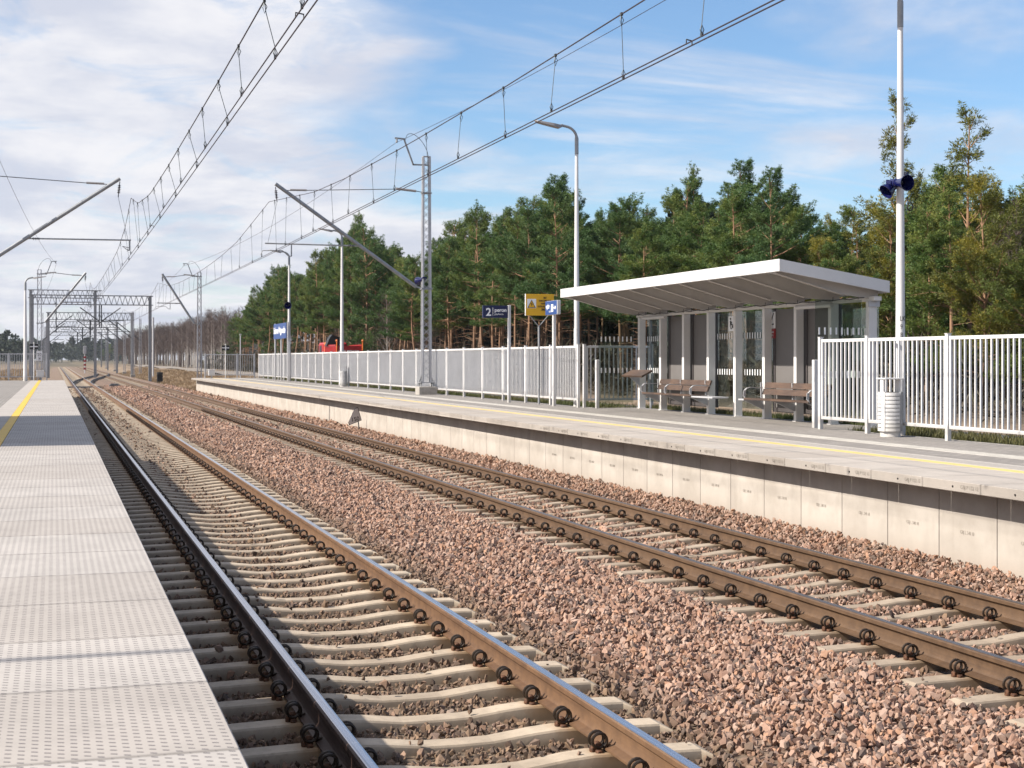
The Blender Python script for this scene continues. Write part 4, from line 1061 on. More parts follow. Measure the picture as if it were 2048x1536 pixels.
def mast(x, y, zb, ztop, side, xt, label, block=True, detail=True, stag=.2):
    """lattice mast with raking cantilever; side = -1 reaches towards -X"""
    t = thing('overhead_line_mast', label, 'mast', (x, y, zb), 'lattice overhead line masts')
    z0 = zb + (.42 if block else -.2); w0, w1 = .145, .11
    mb = MB()
    for s in (-1, 1):
        for dyy in ((-.085), (.085)):
            mb.bar((x + s * w0, y + dyy, z0), (x + s * w1, y + dyy * .9, ztop), .055, .05, (0, 1, 0))
    n = 30 if detail else 16
    for yy in (-.09, .09):
        zig(mb, x - w0, x + w0, y + yy, z0 + .1, ztop - .1, n, 0, .009 if detail else .013, x - w1, x + w1)
        zig(mb, x + w0, x - w0, y + yy * .98, z0 + .1, ztop - .1, n, 0, .009 if detail else .013, x + w1, x - w1)
    mb.box(x - .13, x + .13, y - .1, y + .1, ztop, ztop + .02)
    m_ = mb.build('lattice_post', M['galv_light'], t)
    if block:
        mb = MB(); mb.bbox(x - .32, x + .32, y - .28, y + .28, zb - .1, zb + .27, .015); mb.build('foundation_block', M['concrete'], t)
        mb = MB(); mb.bbox(x - .27, x + .27, y - .2, y + .2, z0 - .025, z0 - .002, .004)
        for sx in (-1, 1):
            for sy in (-1, 1):
                mb.tube([(x + sx * .215, y + sy * .15, zb + .26), (x + sx * .215, y + sy * .15, z0 + .07)], .018, 7); mb.tube([(x + sx * .215, y + sy * .15, z0 - .001), (x + sx * .215, y + sy * .15, z0 + .04)], .035, 6); mb.tube([(x + sx * .215, y + sy * .15, z0 - .075), (x + sx * .215, y + sy * .15, z0 - .03)], .035, 6)
            mb.prism([(x + sx * .155, z0), (x + sx * .26, z0), (x + sx * .155, z0 + .28)], lambda u, v, q: (u, q, v), y - .012, y + .012)
        mb.build('base_plate', M['galv'], t)
    xs = x + side * w1                                  # raking strut
    zs, zt_ = 4.47, 7.82; xe = xt + .22 * -side
    A = Vector((xs + side * .25, y, zs)); B = Vector((xe, y, zt_))
    mb = MB(); mb.tube([A, A.lerp(B, .5), B], .062 if detail else .075, 12); st_ = mb.build('strut', M['galv'], t, smooth=True)
    mb = MB(); mb.bar((xs, y, zs - .05), A, .05, .05); mb.box(x - .19, x + .19, y - .13, y + .13, zs - .09, zs - .03); mb.box(x - .17, x + .17, y - .13, y + .13, 7.66, 7.70); mb.build('collar', M['galv'], t)
    p = B.lerp(A, .07)                                  # tie
    zz = 7.70
    mb = MB(); r = .014 if detail else .022
    mb.tube([(xs, y, zz), (xs + side * .6, y, zz + .1), (p.x - side * .6, y, p.z + .05), (p.x, y, p.z + .03)], r, 6); mb.build('tie_rod', M['darksteel'], t)
    mb = MB(); mb.tube([(xs + side * .25, y, zz + .04), (xs + side * .95, y, zz + .10)], .042, 8); mb.build('insulator', M['lum'], t, smooth=True); mb = MB(); mb.tube([(p.x - side * .15, y, p.z + .05), (p.x - side * .7, y, p.z + .06)], .035, 8); mb.build('insulator', M['lum'], t, smooth=True)
    C0 = B + Vector((0, 0, -.10)); D0 = B + Vector((side * -.05, 0, -.60))
    mb = MB(); insulator(mb, C0, D0, .062 if detail else .08, 5); mb.build('insulator', M['insul'], t, smooth=True)
    # steady arm
    f = (5.82 - zs) / (zt_ - zs); E = A.lerp(B, f); xend = xe + side * .35
    mb = MB(); mb.tube([E, (xend, y, 5.84)], .024 if detail else .035, 8); sa = mb.build('steady_arm', M['galv'], t, smooth=True)
    mb = MB(); insulator(mb, E + Vector((side * .12, 0, 0)), E + Vector((side * .52, 0, 0)), .055, 4); mb.build('insulator', M['insul'], sa, smooth=True)
    xd = xt - side * .75 if side < 0 else xend - side * .05
    if side > 0:
        mb = MB(); mb.tube([(xd, y, 5.83), (xd, y, 5.50)], .022, 7); mb.tube([(xd, y, 5.50), (xd - .12, y, 5.56), (xd - .22, y, 5.64), (xt + .1, y, 5.58), (xt, y, 5.48)], .014, 6)
    else:
        mb = MB(); mb.tube([(xd, y, 5.83), (xd, y, 5.42)], .022, 7); mb.tube([(xd, y, 5.42), (xd - .12, y, 5.45), (xd - .3, y, 5.61), (xt - .2, y, 5.60), (xt - .27, y, 5.46)], .016, 6)
    mb.build('registration_arm', M['galv'], sa, smooth=True)
    mb = MB(); mb.tube([D0, (xend + .1 * -side, y, 5.86)], .006, 4); mb.build('stay_wire', M['wiregrey'], t)
    # earth wire horn on top
    mb = MB(); mb.bar((x - side * .12, y, ztop - .28), (x + side * .48, y, ztop - .28), .05, .05); mb.bar((x + side * .46, y, ztop - .28), (x + side * .78, y, ztop + .58), .05, .05); mb.bar((x + side * .76, y, ztop + .58), (x + side * 1.10, y, ztop + .60), .05, .05)
    mb.tube([(x + side * 1.02, y, ztop + .60), (x + side * 1.04, y, ztop + .44)], .035, 7); mb.build('earth_wire_bracket', M['galv'], t)
    mb = MB(); mb.tube([(x + side * (.72 - .79 * (1 - math.cos(q)) / 2 - .0), y, ztop + .55 + .42 * math.sin(q) - .3 * (1 - math.cos(q)) / 2 * 1.9) for q in np.linspace(0, math.pi, 18)], .010, 5); mb.build('jumper_wire', M['darksteel'], t)
    return t
MY = [-4.5, 49.5, 103.8]
mast(12.16, 49.5, PZ, 8.92, -1, X2, 'tall lattice mast on a concrete block in front of the long white railing')
mast(9.5, 103.8, -.35, 7.95, -1, X2, 'lattice mast standing just past the end of the opposite platform', False, False)
mast(-3.17, 49.5, PZ, 8.92, 1, X1, 'mast at the left, itself outside the picture, whose raking arm reaches in', True)
m4 = mast(-.95, 103.8, -.35, 7.95, 1, X1, 'lattice mast with a white number board beyond the left platform', False, False)
mb = MB(); mb.bbox(-1.13, -.77, 103.58, 103.62, 1.9, 2.55, .005); nb = mb.build('number_board', M['txt'], m4)
text(nb, '20', .30, (-1.09, 103.575, 2.22), '-Y', M['black'], xs=.9); text(nb, '4', .26, (-1.0, 103.575, 1.96), '-Y', M['black'])

def wire_z(y, low=False):   # messenger height above rail along the spans
    spans = MY + [158, 205, 262, 320, 380, 440]
    for a, b in zip(spans[:-1], spans[1:]):
        if a <= y <= b:
            u = 1 - abs((y - a) / (b - a) * 2 - 1); return float(np.interp(u, [0, .15, .36, .6, 1], [7.2, 6.62, 6.27, 6.18, 6.14])) if low else float(np.interp(u, [0, .33, .5, .75, 1], [7.22, 6.58, 6.42, 6.31, 6.28]))
    return 7.2
def stagger(y, ph): return ph + .05 * math.cos((y - 49.5) / 54 * math.pi)
def overhead(xc, label, ph):
    t = thing('overhead_line', label, 'overhead line', (xc, 0, 5.5), 'overhead contact lines')
    ys = [y for y in np.concatenate([np.arange(-4.5, 60, 1.5), np.arange(60, 441, 4)])]
    mb = MB(); mb.tube([(xc + .55 * stagger(y, ph), y, wire_z(y, xc == X1)) for y in ys], .0095, 5); mb.build('messenger_wire', M['wire'], t)
    zc = lambda y: 5.49
    for s in (-1, 1):
        mb = MB(); mb.tube([(xc + stagger(y, ph) + s * .045, y, zc(y)) for y in ys], .0085, 5); mb.build('contact_wire', M['wire'], t)
    y = .3; k = 0
    spans = MY + [158, 205, 262]
    dy = []
    for a, b in zip(spans[:-1], spans[1:]):
        n = 21 if b < 60 else (17 if b < 110 else 10)
        dy += [a + (b - a) * (i + .5) / n for i in range(n)]
    for k, y in enumerate(dy):
        if y < 8: continue
        s = (-1) ** k; zm = wire_z(y, xc == X1); xm = xc + .55 * stagger(y, ph); xw = xc + stagger(y, ph) + s * .045; r = .005 if y < 60 else .006
        mb = MB(); mb.tube([(xm, y, zm), (xm + (xw - xm) * .15, y, zm - .14), (xw, y, 5.62), (xw, y, 5.49)], r, 4)
        if y < 60:
            mb.tube([(xm, y, zm - .02), (xm + .03, y, zm - .07), (xm, y, zm - .15), (xm - .02, y, zm - .08), (xm, y, zm - .02)], .005, 4)
            mb.tube([(xw, y, 5.50), (xw + .025, y, 5.56), (xw, y, 5.62), (xw - .02, y, 5.56), (xw, y, 5.50)], .006, 4); mb.box(xw - .012, xw + .012, y - .02, y + .02, 5.485, 5.525); mb.box(xm - .014, xm + .014, y - .025, y + .025, zm - .02, zm + .02)
        mb.build('dropper', M['wiregrey'], t)
    for y in (15.2, 40.5):
        mb = MB()
        xw = xc + stagger(y, ph); mb.tube([(xw - .045, y, 5.49), (xw - .045, y, 5.54), (xw + .045, y + .05, 5.54), (xw + .045, y + .05, 5.49)], .008, 5)
        mb.build('wire_clamp', M['black'], t)
overhead(X1, 'overhead contact wires hung above the nearer track at the left', 0.19)
overhead(X2, 'overhead contact wires hung above the track by the opposite platform', -0.03)
def earth(xs, label):
    mb = MB(); pts = []
    for (xa, ya, za), (xb, yb, zb_) in zip(xs[:-1], xs[1:]):
        for a in np.linspace(0, 1, 14)[:-1 if (xb, yb, zb_) != xs[-1] else None]: pts.append((xa + (xb - xa) * a, ya + (yb - ya) * a, za + (zb_ - za) * a - .55 * 4 * a * (1 - a)))
    mb.tube(pts, .0075, 4); o = mb.build('earth_wire', M['wire']); tag(o, label, 'wire', 'earth wires on the mast tops')
earth([(11.1, -4.5, 9.36), (11.1, 49.5, 9.36), (8.44, 103.8, 8.38), (8.4, 158, 8.6)], 'thin wire along the mast tops above the opposite platform')
earth([(-2.1, -4.5, 9.36), (-2.1, 49.5, 9.36), (.12, 103.8, 8.38), (-1.2, 158, 8.6)], 'thin wire along the mast tops at the left')

def gantry(y, xl, xr, ztop, label, h=.95, legs=None, arms=()):
    t = thing('signal_gantry', label, 'gantry', (xl, y, -.4), 'lattice portal gantries over the tracks')
    for x in (legs or (xl, xr)):
        mb = MB(); mb.bbox(x - .16, x + .16, y - .16, y + .16, -.6, ztop, .01); mb.build('leg', M['galv'], t)
    mb = MB()
    for z in (ztop - .02, ztop - h):
        for yy in (-.2, .2): mb.bar((xl - .3, y + yy, z), (xr + .3, y + yy, z), .09, .09)
    n = int((xr - xl) / .55)
    for k in range(n):
        a = xl + (xr - xl) * k / n; b = xl + (xr - xl) * (k + 1) / n; m_ = (a + b) / 2
        for yy in (-.2, .2): mb.bar((a, y + yy, ztop - h), (m_, y + yy, ztop), .05, .05); mb.bar((m_, y + yy, ztop), (b, y + yy, ztop - h), .05, .05)
    mb.build('lattice_beam', M['galv'], t)
    for x, s in arms:
        mb = MB(); mb.bbox(x - .06, x + .06, y - .06, y + .06, 5.2, ztop - h, .01); mb.tube([(x, y, 5.9), (x + s * 1.9, y, 7.3)], .06, 6); mb.tube([(x, y, 5.9), (x + s * 2.2, y, 6.0)], .04, 6); mb.tube([(x + s * 1.5, y, 6.0), (x + s * 1.5, y, 5.55), (x + s * .6, y, 5.6)], .03, 5); mb.build('drop_arm', M['darksteel'], t)
    return t
gantry(158, -2.15, 9.45, 8.55, 'nearest lattice gantry spanning both tracks', arms=((4.4, -1), (4.6, 1)))
gantry(186, -2.7, 5.2, 10.3, 'taller lattice gantry behind, reaching from the left over one track', legs=(-2.7, 4.7), arms=((.2, 1),))
gantry(205, -.75, 9.9, 8.2, 'third lattice gantry back along the line', arms=((4.6, -1), (4.5, 1)))
gantry(262, -1.2, 10.2, 8.4, 'fourth lattice gantry back along the line', arms=((4.6, -1), (4.5, 1)))
gantry(320, -1.4, 10.6, 8.6, 'fifth lattice gantry back, small in the distance', arms=((4.6, -1), (4.5, 1)))
gantry(395, -2, 11.5, 9.0, 'farthest lattice gantry, tiny above the vanishing rails', arms=((4.6, -1), (4.5, 1)))
def far_mast(x, y, ztop, label, side=-1):
    t = thing('far_mast', label, 'mast', (x, y, -.4), 'masts far along the line')
    mb = MB(); mb.bar((x - .13, y, -.6), (x - .1, y, ztop), .09, .2); mb.bar((x + .13, y, -.6), (x + .1, y, ztop), .09, .2); zig(mb, x - .13, x + .13, y, -.3, ztop, 16, 0, .03, x - .1, x + .1); mb.build('post', M['galv_light'], t)
    mb = MB(); mb.tube([(x, y, 4.6), (x + side * 3, y, 7.0)], .07, 6); mb.tube([(x + side * 1.5, y, 5.8), (x + side * 3.4, y, 5.8)], .05, 6); mb.build('strut', M['darksteel'], t)
    mb = MB(); mb.bbox(x - .3, x + .3, y - .3, y + .3, -.6, .1, .02); mb.build('foundation_block', M['concrete'], t)
far_mast(9.6, 196, 8.1, 'pale lattice mast left of the third gantry leg'); far_mast(11.2, 209, 7.6, 'pale mast standing right of the third gantry leg')
far_mast(10.3, 236, 8.0, 'pale mast beyond the third gantry'); far_mast(-1.6, 214, 8.4, 'mast left of the rails behind the left railing', 1)
far_mast(10.9, 290, 8.2, 'mast right of the rails before the fifth gantry'); far_mast(-1.7, 296, 8.2, 'mast left of the rails before the fifth gantry', 1)
far_mast(11.4, 356, 8.4, 'mast right of the rails before the farthest gantry'); far_mast(-2.0, 352, 8.4, 'mast left of the rails before the farthest gantry', 1)
t = thing('pole', 'slim pale pole in front of the first gantry leg', 'pole', (11.0, 178, 0)); mb = MB(); mb.tube([(11.0, 178, -.5), (11.0, 178, 6.9)], .11, 8); mb.build('shaft', M['galv_light'], t)
t = thing('shunting_signal', 'small black signal box by the foot of the nearest gantry', 'signal', (9.95, 150, -.4)); mb = MB(); mb.bbox(9.62, 10.18, 149.7, 150, -.35, .75, .03); mb.bbox(9.68, 10.12, 149.55, 149.7, .45, .7, .03); mb.build('head', M['black'], t); mb = MB(); mb.bbox(9.65, 10.15, 149.6, 150.1, -.6, -.36, .02); mb.build('foot', M['concrete'], t)
t = thing('signal_post', 'red and white striped post far down the line', 'signal', (4.6, 245, -.3)); mb = MB(); mb.tube([(4.6, 245, -.4), (4.6, 245, 3.9)], .09, 8); mb.bbox(4.35, 4.85, 244.8, 245, 2.9, 4.1, .03)
for k in range(4): mb.box(4.4, 4.8, 244.7, 244.79, .4 + k * .6, .7 + k * .6, 1)
mb.build('post', [M['galv_light'], M['red']], t)
t = thing('post', 'slim galvanised pole behind the grey railing opposite', 'pole', (11.7, 98.8, .3)); mb = MB(); mb.tube([(11.7, 98.8, -.1), (11.7, 98.8, 3.6)], .035, 8); mb.box(11.64, 11.76, 98.75, 98.85, 3.6, 3.68); mb.build('shaft', M['galv_light'], t)
# power pylon on the horizon
t = thing('power_pylon', 'lattice power pylon on the horizon at the far left', 'pylon', (-33, 1265, 0)); mb = MB()
for sx in (-1, 1):
    for sy in (-1, 1): mb.bar((-33 + sx * 4, 1265 + sy * 4, -1), (-33 + sx * .5, 1265 + sy * .5, 22), .4)
for k in range(7):
    w_ = 4 - .5 * k; v_ = 4 - .5 * (k + 1); mb.bar((-33 - w_, 1261, k * 3), (-33 + v_, 1261, k * 3 + 3), .25); mb.bar((-33 + w_, 1261, k * 3), (-33 - v_, 1261, k * 3 + 3), .25)
for z, L in ((15, 5.5), (21, 4)): mb.bar((-33 - L, 1265, z), (-33 + L, 1265, z), .4)
mb.build('tower', M['darksteel'], t)

# ------------------------------------------------------------------ truck beyond the railing
def truck():
    x0, y0 = 21.2, 116.0; zg = .65
    t = thing('tipper_truck', 'red tipper truck with a loading grab parked behind the long railing', 'truck', (x0 + 1.2, y0 + 4, zg))
    x1 = x0 + 2.15
    mb = MB(); mb.bbox(x0 + .1, x1 - .1, y0 + .2, y0 + 8, zg + .75, zg + 1.0, .03); mb.build('chassis', M['black'], t)
    for xa, xb, ya, yb, nm in ((x0, x0 + .06, y0 + .062, y0 + 5.2, 'side_board'), (x1 - .06, x1, y0 + .062, y0 + 5.2, 'side_board'), (x0, x1, y0, y0 + .06, 'tail_board'), (x0, x1, y0 + 5.202, y0 + 5.3, 'head_board')):
        mb = MB(); mb.box(xa, xb, ya, yb, zg + 1.0, zg + 2.42)
        if nm == 'side_board':
            for y in np.arange(y0 + .3, y0 + 5.2, .55): mb.box(xa - .04, xa - .001, y, y + .09, zg + 1.05, zg + 2.36) if xa == x0 else None
            mb.box(xa - .05, xb + .02, ya, yb, zg + 2.421, zg + 2.52)
        s = mb.build(nm, M['red'], t)
        if nm == 'tail_board':
            text(s, 'WILPEMA', .34, (x0 + .25, y0 - .012, zg + 1.83), '-Y', M['txt'], bold=.01)
    mb = MB(); mb.box(x0 + .062, x1 - .062, y0 + .062, y0 + 5.2, zg + 1.0, zg + 1.06); mb.build('floor', M['darksteel'], t)
    for x in (x0 + .04, x1 - .04):
        mb = MB(); mb.tube([(x, y0 - .05, zg + 1.0), (x, y0 - .05, zg + 2.75)], .05, 8); mb.lathe([(0, -.1), (.07, -.07), (.1, 0), (.07, .07), (0, .1)], 10, (x, y0 - .05, zg + 2.82)); mb.build('corner_post', M['orange'], t)
    mb = MB(); mb.bbox(x0 + .05, x1 - .05, y0 + 6.3, y0 + 8.4, zg + .7, zg + 2.75, .12); mb.build('cab', M['red'], t)
    mb = MB(); mb.box(x0 + .03, x0 + .049, y0 + 6.9, y0 + 7.9, zg + 1.85, zg + 2.5); mb.box(x0 + .35, x1 - .35, y0 + 6.27, y0 + 6.299, zg + 1.9, zg + 2.5); mb.build('window', M['speaker_in'], t)
    mb = MB(); mb.bbox(x0 + .1, x0 + .9, y0 + 5.45, y0 + 6.1, zg + 1.0, zg + 2.75, .05); mb.bar((x0 + .4, y0 + 5.8, zg + 2.7), (x0 + 1.3, y0 + 4.2, zg + 2.85), .3, .25); mb.build('crane_arm', M['orange'], t)
    mb = MB(); mb.prism([(x0 + .1, zg + 2.45), (x0 + .35, zg + 3.05), (x0 + .55, zg + 3.35), (x0 + .95, zg + 3.2), (x0 + 1.35, zg + 3.15), (x0 + 1.3, zg + 2.5), (x0 + .8, zg + 2.35)], lambda u, v, q: (u - .3, q, v), y0 + 3.2, y0 + 4.2); mb.build('grab', M['black'], t)
    for y in (y0 + .9, y0 + 2.2, y0 + 7.3):
        for x in (x0 + .15, x1 - .15):
            w_ = thing('wheel', None, None, (0, 0, 0)); w_.parent = t; w_.location = (0, 0, 0)
            mb = MB(); mb.lathe([(.25, -.14), (.48, -.14), (.52, -.1), (.52, .1), (.48, .14), (.25, .14)], 18, (x, y, zg + .52), (1, 0, 0)); mb.build('tyre', M['black'], w_, smooth=True)
            mb = MB(); mb.lathe([(0, -.1), (.24, -.12), (.24, .12), (0, .1)], 14, (x, y, zg + .52), (1, 0, 0)); mb.build('rim', M['galv'], w_)
truck()

# ------------------------------------------------------------------ trees
SKY = np.array([(380, 640), (440, 640), (470, 628), (500, 590), (550, 545), (610, 540), (640, 500), (680, 500), (712, 440), (735, 445), (760, 492), (790, 487), (815, 520), (850, 505), (880, 480), (910, 445), (950, 432), (985, 438), (1030, 392), (1060, 415), (1110, 378), (1150, 425), (1200, 420), (1225, 392), (1250, 400), (1290, 415), (1330, 405), (1390, 345), (1412, 372), (1430, 395), (1470, 345), (1500, 360), (1535, 352), (1570, 400), (1600, 440), (1640, 480), (1660, 470), (1690, 408), (1730, 410), (1760, 400), (1800, 385), (1850, 350), (1895, 335), (1930, 350), (1975, 330), (2010, 365), (2048, 372), (2400, 380)], float)
def bearing(x, y):
    d = x * st + y * ct; return 1024 + F * (x * ct - y * st) / d, d
def top_at(x, y):
    px, d = bearing(x, y); return HC + d * (719 - np.interp(px, SKY[:, 0], SKY[:, 1])) / F, px, d
def tufts(pts, dirs, L, Wd, per, r):
    """needle tufts: 'per' pointed quads round every point"""
    n = len(pts); k = per
    d = dirs[:, None, :] * .9 + r.normal(0, .62, (n, k, 3)); d /= np.linalg.norm(d, axis=2)[..., None]
    sd_ = np.cross(d, r.normal(0, 1, (n, k, 3))); sd_ /= np.linalg.norm(sd_, axis=2)[..., None] + 1e-9
    ln = L * r.uniform(.7, 1.25, (n, k, 1)); w_ = Wd * r.uniform(.7, 1.3, (n, k, 1))
    p = pts[:, None, :] + d * .02
    V = np.stack([p - sd_ * w_ * .35, p + d * ln * .55 - sd_ * w_, p + d * ln, p + d * ln * .55 + sd_ * w_], 2)
    return V.reshape(-1, 3), n * k
def pine(seed, H, cb, rad, gap, tall, mat_, dens=1.0, spire=0.0, L0=.15):
    """scots pine: whorls of side branches carrying brushes of needles, with gaps between them"""
    r = np.random.default_rng(seed); mb = MB()
    lean = r.normal(0, .012, 2) * H; bend = r.normal(0, .02, 2) * H
    def axis(z): a = z / H; return np.array([lean[0] * a + bend[0] * math.sin(a * 3), lean[1] * a + bend[1] * math.sin(a * 3), z])
    r0 = .0078 * H + .012
    zz = np.linspace(-.3, H * .985, 12); mb.tube([axis(z) for z in zz], [max(.014, r0 * (1 - .92 * max(0, z) / H)) for z in zz], 8)
    P = []; D = []; CL = []
    def brush(p, q, cl, n0=0.0):
        v = q - p; L = np.linalg.norm(v); d = v / (L + 1e-9); n = max(2, int(L * (1 - n0) / .052 * dens))
        for k in range(n):
            s = n0 + (1 - n0) * (k + r.random()) / n
            P.append(p + v * s + r.normal(0, .04, 3)); D.append(d); CL.append(np.clip(cl + r.normal(0, .1), 0, 1))
    z = cb * H; one_side = r.uniform(0, 6.28)
    while z < H * .97:
        a = (z - cb * H) / (H * (1 - cb))
        if tall: prof = (.62 + .38 * math.sin(min(1, a * 1.25 + .18) * math.pi)) * (1 - .62 * a ** 3)
        else: prof = (.20 + .80 * (1 - a) ** .85) * (.70 + .30 * min(1, a * 4))
        if spire and a > .62: prof = max(.20, prof * .62)
        el0 = (.02 + .95 * a ** 1.4) if tall else (.25 + .75 * a)
        for k in range(r.integers(4, 7)):
            if r.random() < .10 + .28 * a: continue
            ga = r.uniform(0, 6.28); L = rad * prof * r.choice([r.uniform(.35, .7), r.uniform(.75, 1.1), r.uniform(1.05, 1.4)], p=[.3, .5, .2]) * (1 + .22 * math.cos(ga - one_side))
            el = el0 + r.normal(0, .16); h = np.array([math.cos(ga), math.sin(ga), 0]); sd_ = np.array([-h[1], h[0], 0]); base = axis(z + r.normal(0, .08)); pts = []
            for s in np.linspace(0, 1, 5): pts.append(base + h * L * s * math.cos(el) + np.array([0, 0, L * (math.sin(el) * s + .22 * s * s)]) + r.normal(0, .025, 3) * s * L)
            mb.tube(pts, [max(.006, (.012 + .010 * L) * (1 - .8 * s)) for s in np.linspace(0, 1, 5)], 4, caps=False); pts = np.array(pts)
            cl = np.clip(r.random() * .75 + .25 * a, 0, 1); brush(pts[2], pts[3], cl); brush(pts[3], pts[4] + (pts[4] - pts[3]) * .25, cl)
            ns = max(2, int(2 + L * 3.2))
            for j in range(ns):
                s = .25 + .72 * (j + r.random()) / ns; q = s * 4; i_ = min(3, int(q)); p0 = pts[i_] + (pts[i_ + 1] - pts[i_]) * (q - i_)
                l2 = (.46 * L * (1.12 - s) + .17) * r.uniform(.6, 1.3); dv = h * .62 + sd_ * (1 if j % 2 else -1) * r.uniform(.5, 1.0) + np.array([0, 0, r.uniform(.15, .75)]); dv /= np.linalg.norm(dv)
                brush(p0, p0 + dv * l2, cl, .15)
                if l2 > .34:
                    for e in (-1, 1):
                        d3 = dv + sd_ * e * .6 + np.array([0, 0, r.uniform(.1, .7)]); d3 /= np.linalg.norm(d3); p3 = p0 + dv * l2 * r.uniform(.4, .8); brush(p3, p3 + d3 * l2 * r.uniform(.4, .7), cl)
                if r.random() < .4: brush(p0 + dv * l2, p0 + dv * l2 + np.array([r.normal(0, .05), r.normal(0, .05), r.uniform(.12, .3)]), cl)
        z += gap * r.uniform(.7, 1.3) * (1.0 if a < .7 else .85)
    brush(axis(H * .93), axis(H * .985) + np.array([0, 0, .02 * H]), .6)
    if tall:
        for k in range(20):
            zb = H * r.uniform(.10, cb + .12); ga = r.uniform(0, 6.28); L = r.uniform(.5, 2.0); b0 = axis(zb)
            p1 = b0 + np.array([math.cos(ga) * L * .6, math.sin(ga) * L * .6, r.uniform(-.1, .25) * L]); p2 = p1 + np.array([math.cos(ga + .4) * L * .5, math.sin(ga + .4) * L * .5, r.uniform(-.3, .3) * L])
            mb.tube([b0, p1, p2], [.020, .013, .006], 4, caps=False)
    P = np.array(P); D = np.array(D)
    V, n = tufts(P, D, L0, L0 * .092, 6, r)
    me = npmesh('crown', V, np.arange(n * 4).reshape(n, 4), mat_, attrs={'clump': np.repeat(np.array(CL), 6 * 4)})
    return mb.mesh('trunk', M['bark'], smooth=True), me, H
TALL = [pine(11 + i, 12.5, (.52, .44, .48, .58, .38, .50)[i], (1.7, 2.0, 1.8, 1.5, 2.2, 1.6)[i], (.50, .46, .48, .52, .44, .50)[i], True, M['crown'], spire=(i in (1, 5)), dens=1.3) for i in range(6)]
BUSH = [pine(41 + i, 9.0, (.10, .14, .18, .22)[i], (2.1, 1.9, 2.2, 1.8)[i], (.40, .36, .38, .42)[i], False, M['crowny'] if i != 1 else M['crown'], dens=1.2, spire=(i == 0), L0=.125) for i in range(4)]
def bare(seed, H, nb, spread, bm):
    r = np.random.default_rng(seed); mb = MB(); tw = []
    lean = r.normal(0, .03, 2) * H
    ax = lambda a: np.array([lean[0] * a * a, lean[1] * a * a, a * H])
    mb.tube([ax(a) for a in np.linspace(-.02, .98, 9)], [.011 * H * (1 - .93 * a) + .006 for a in np.linspace(0, 1, 9)], 7)
    def twig(p, d, L, w_):
        q = p + d * L; s_ = np.cross(d, r.normal(0, 1, 3)); s_ /= np.linalg.norm(s_) + 1e-9
        tw.append((p - s_ * w_, p + s_ * w_, q + s_ * w_ * .4, q - s_ * w_ * .4)); return q
    for i in range(nb):
        a = r.uniform(.22, .96); b0 = ax(a); g = r.uniform(0, 6.28); L = spread * (1.1 - a) * r.uniform(.7, 1.25) + .35
        d = np.array([math.cos(g) * .62, math.sin(g) * .62, .85]); d /= np.linalg.norm(d)
        pts = [b0, b0 + d * L * .5, b0 + d * L + np.array([0, 0, .12 * L])]; mb.tube(pts, [.018, .012, .006], 4, caps=False)
        for k in range(9):
            s = r.uniform(.25, 1); p = b0 + d * L * s; dd = d + r.normal(0, .5, 3); dd /= np.linalg.norm(dd); q = twig(p, dd, L * r.uniform(.25, .5), .011)
            for j in range(3):
                d3 = dd + r.normal(0, .6, 3); d3 /= np.linalg.norm(d3); twig(q - dd * L * r.uniform(0, .2), d3, L * r.uniform(.12, .3), .008)
    V = np.array(tw).reshape(-1, 3); n = len(tw)
    return mb.mesh('trunk', bm, smooth=True), npmesh('crown', V, np.arange(n * 4).reshape(n, 4), M['twig']), H
BARE = [bare(71, 11, 44, 2.6, M['birch']), bare(72, 11, 52, 3.0, M['twig']), bare(73, 11, 40, 2.4, M['birch']), bare(74, 11, 56, 2.8, M['twig'])]

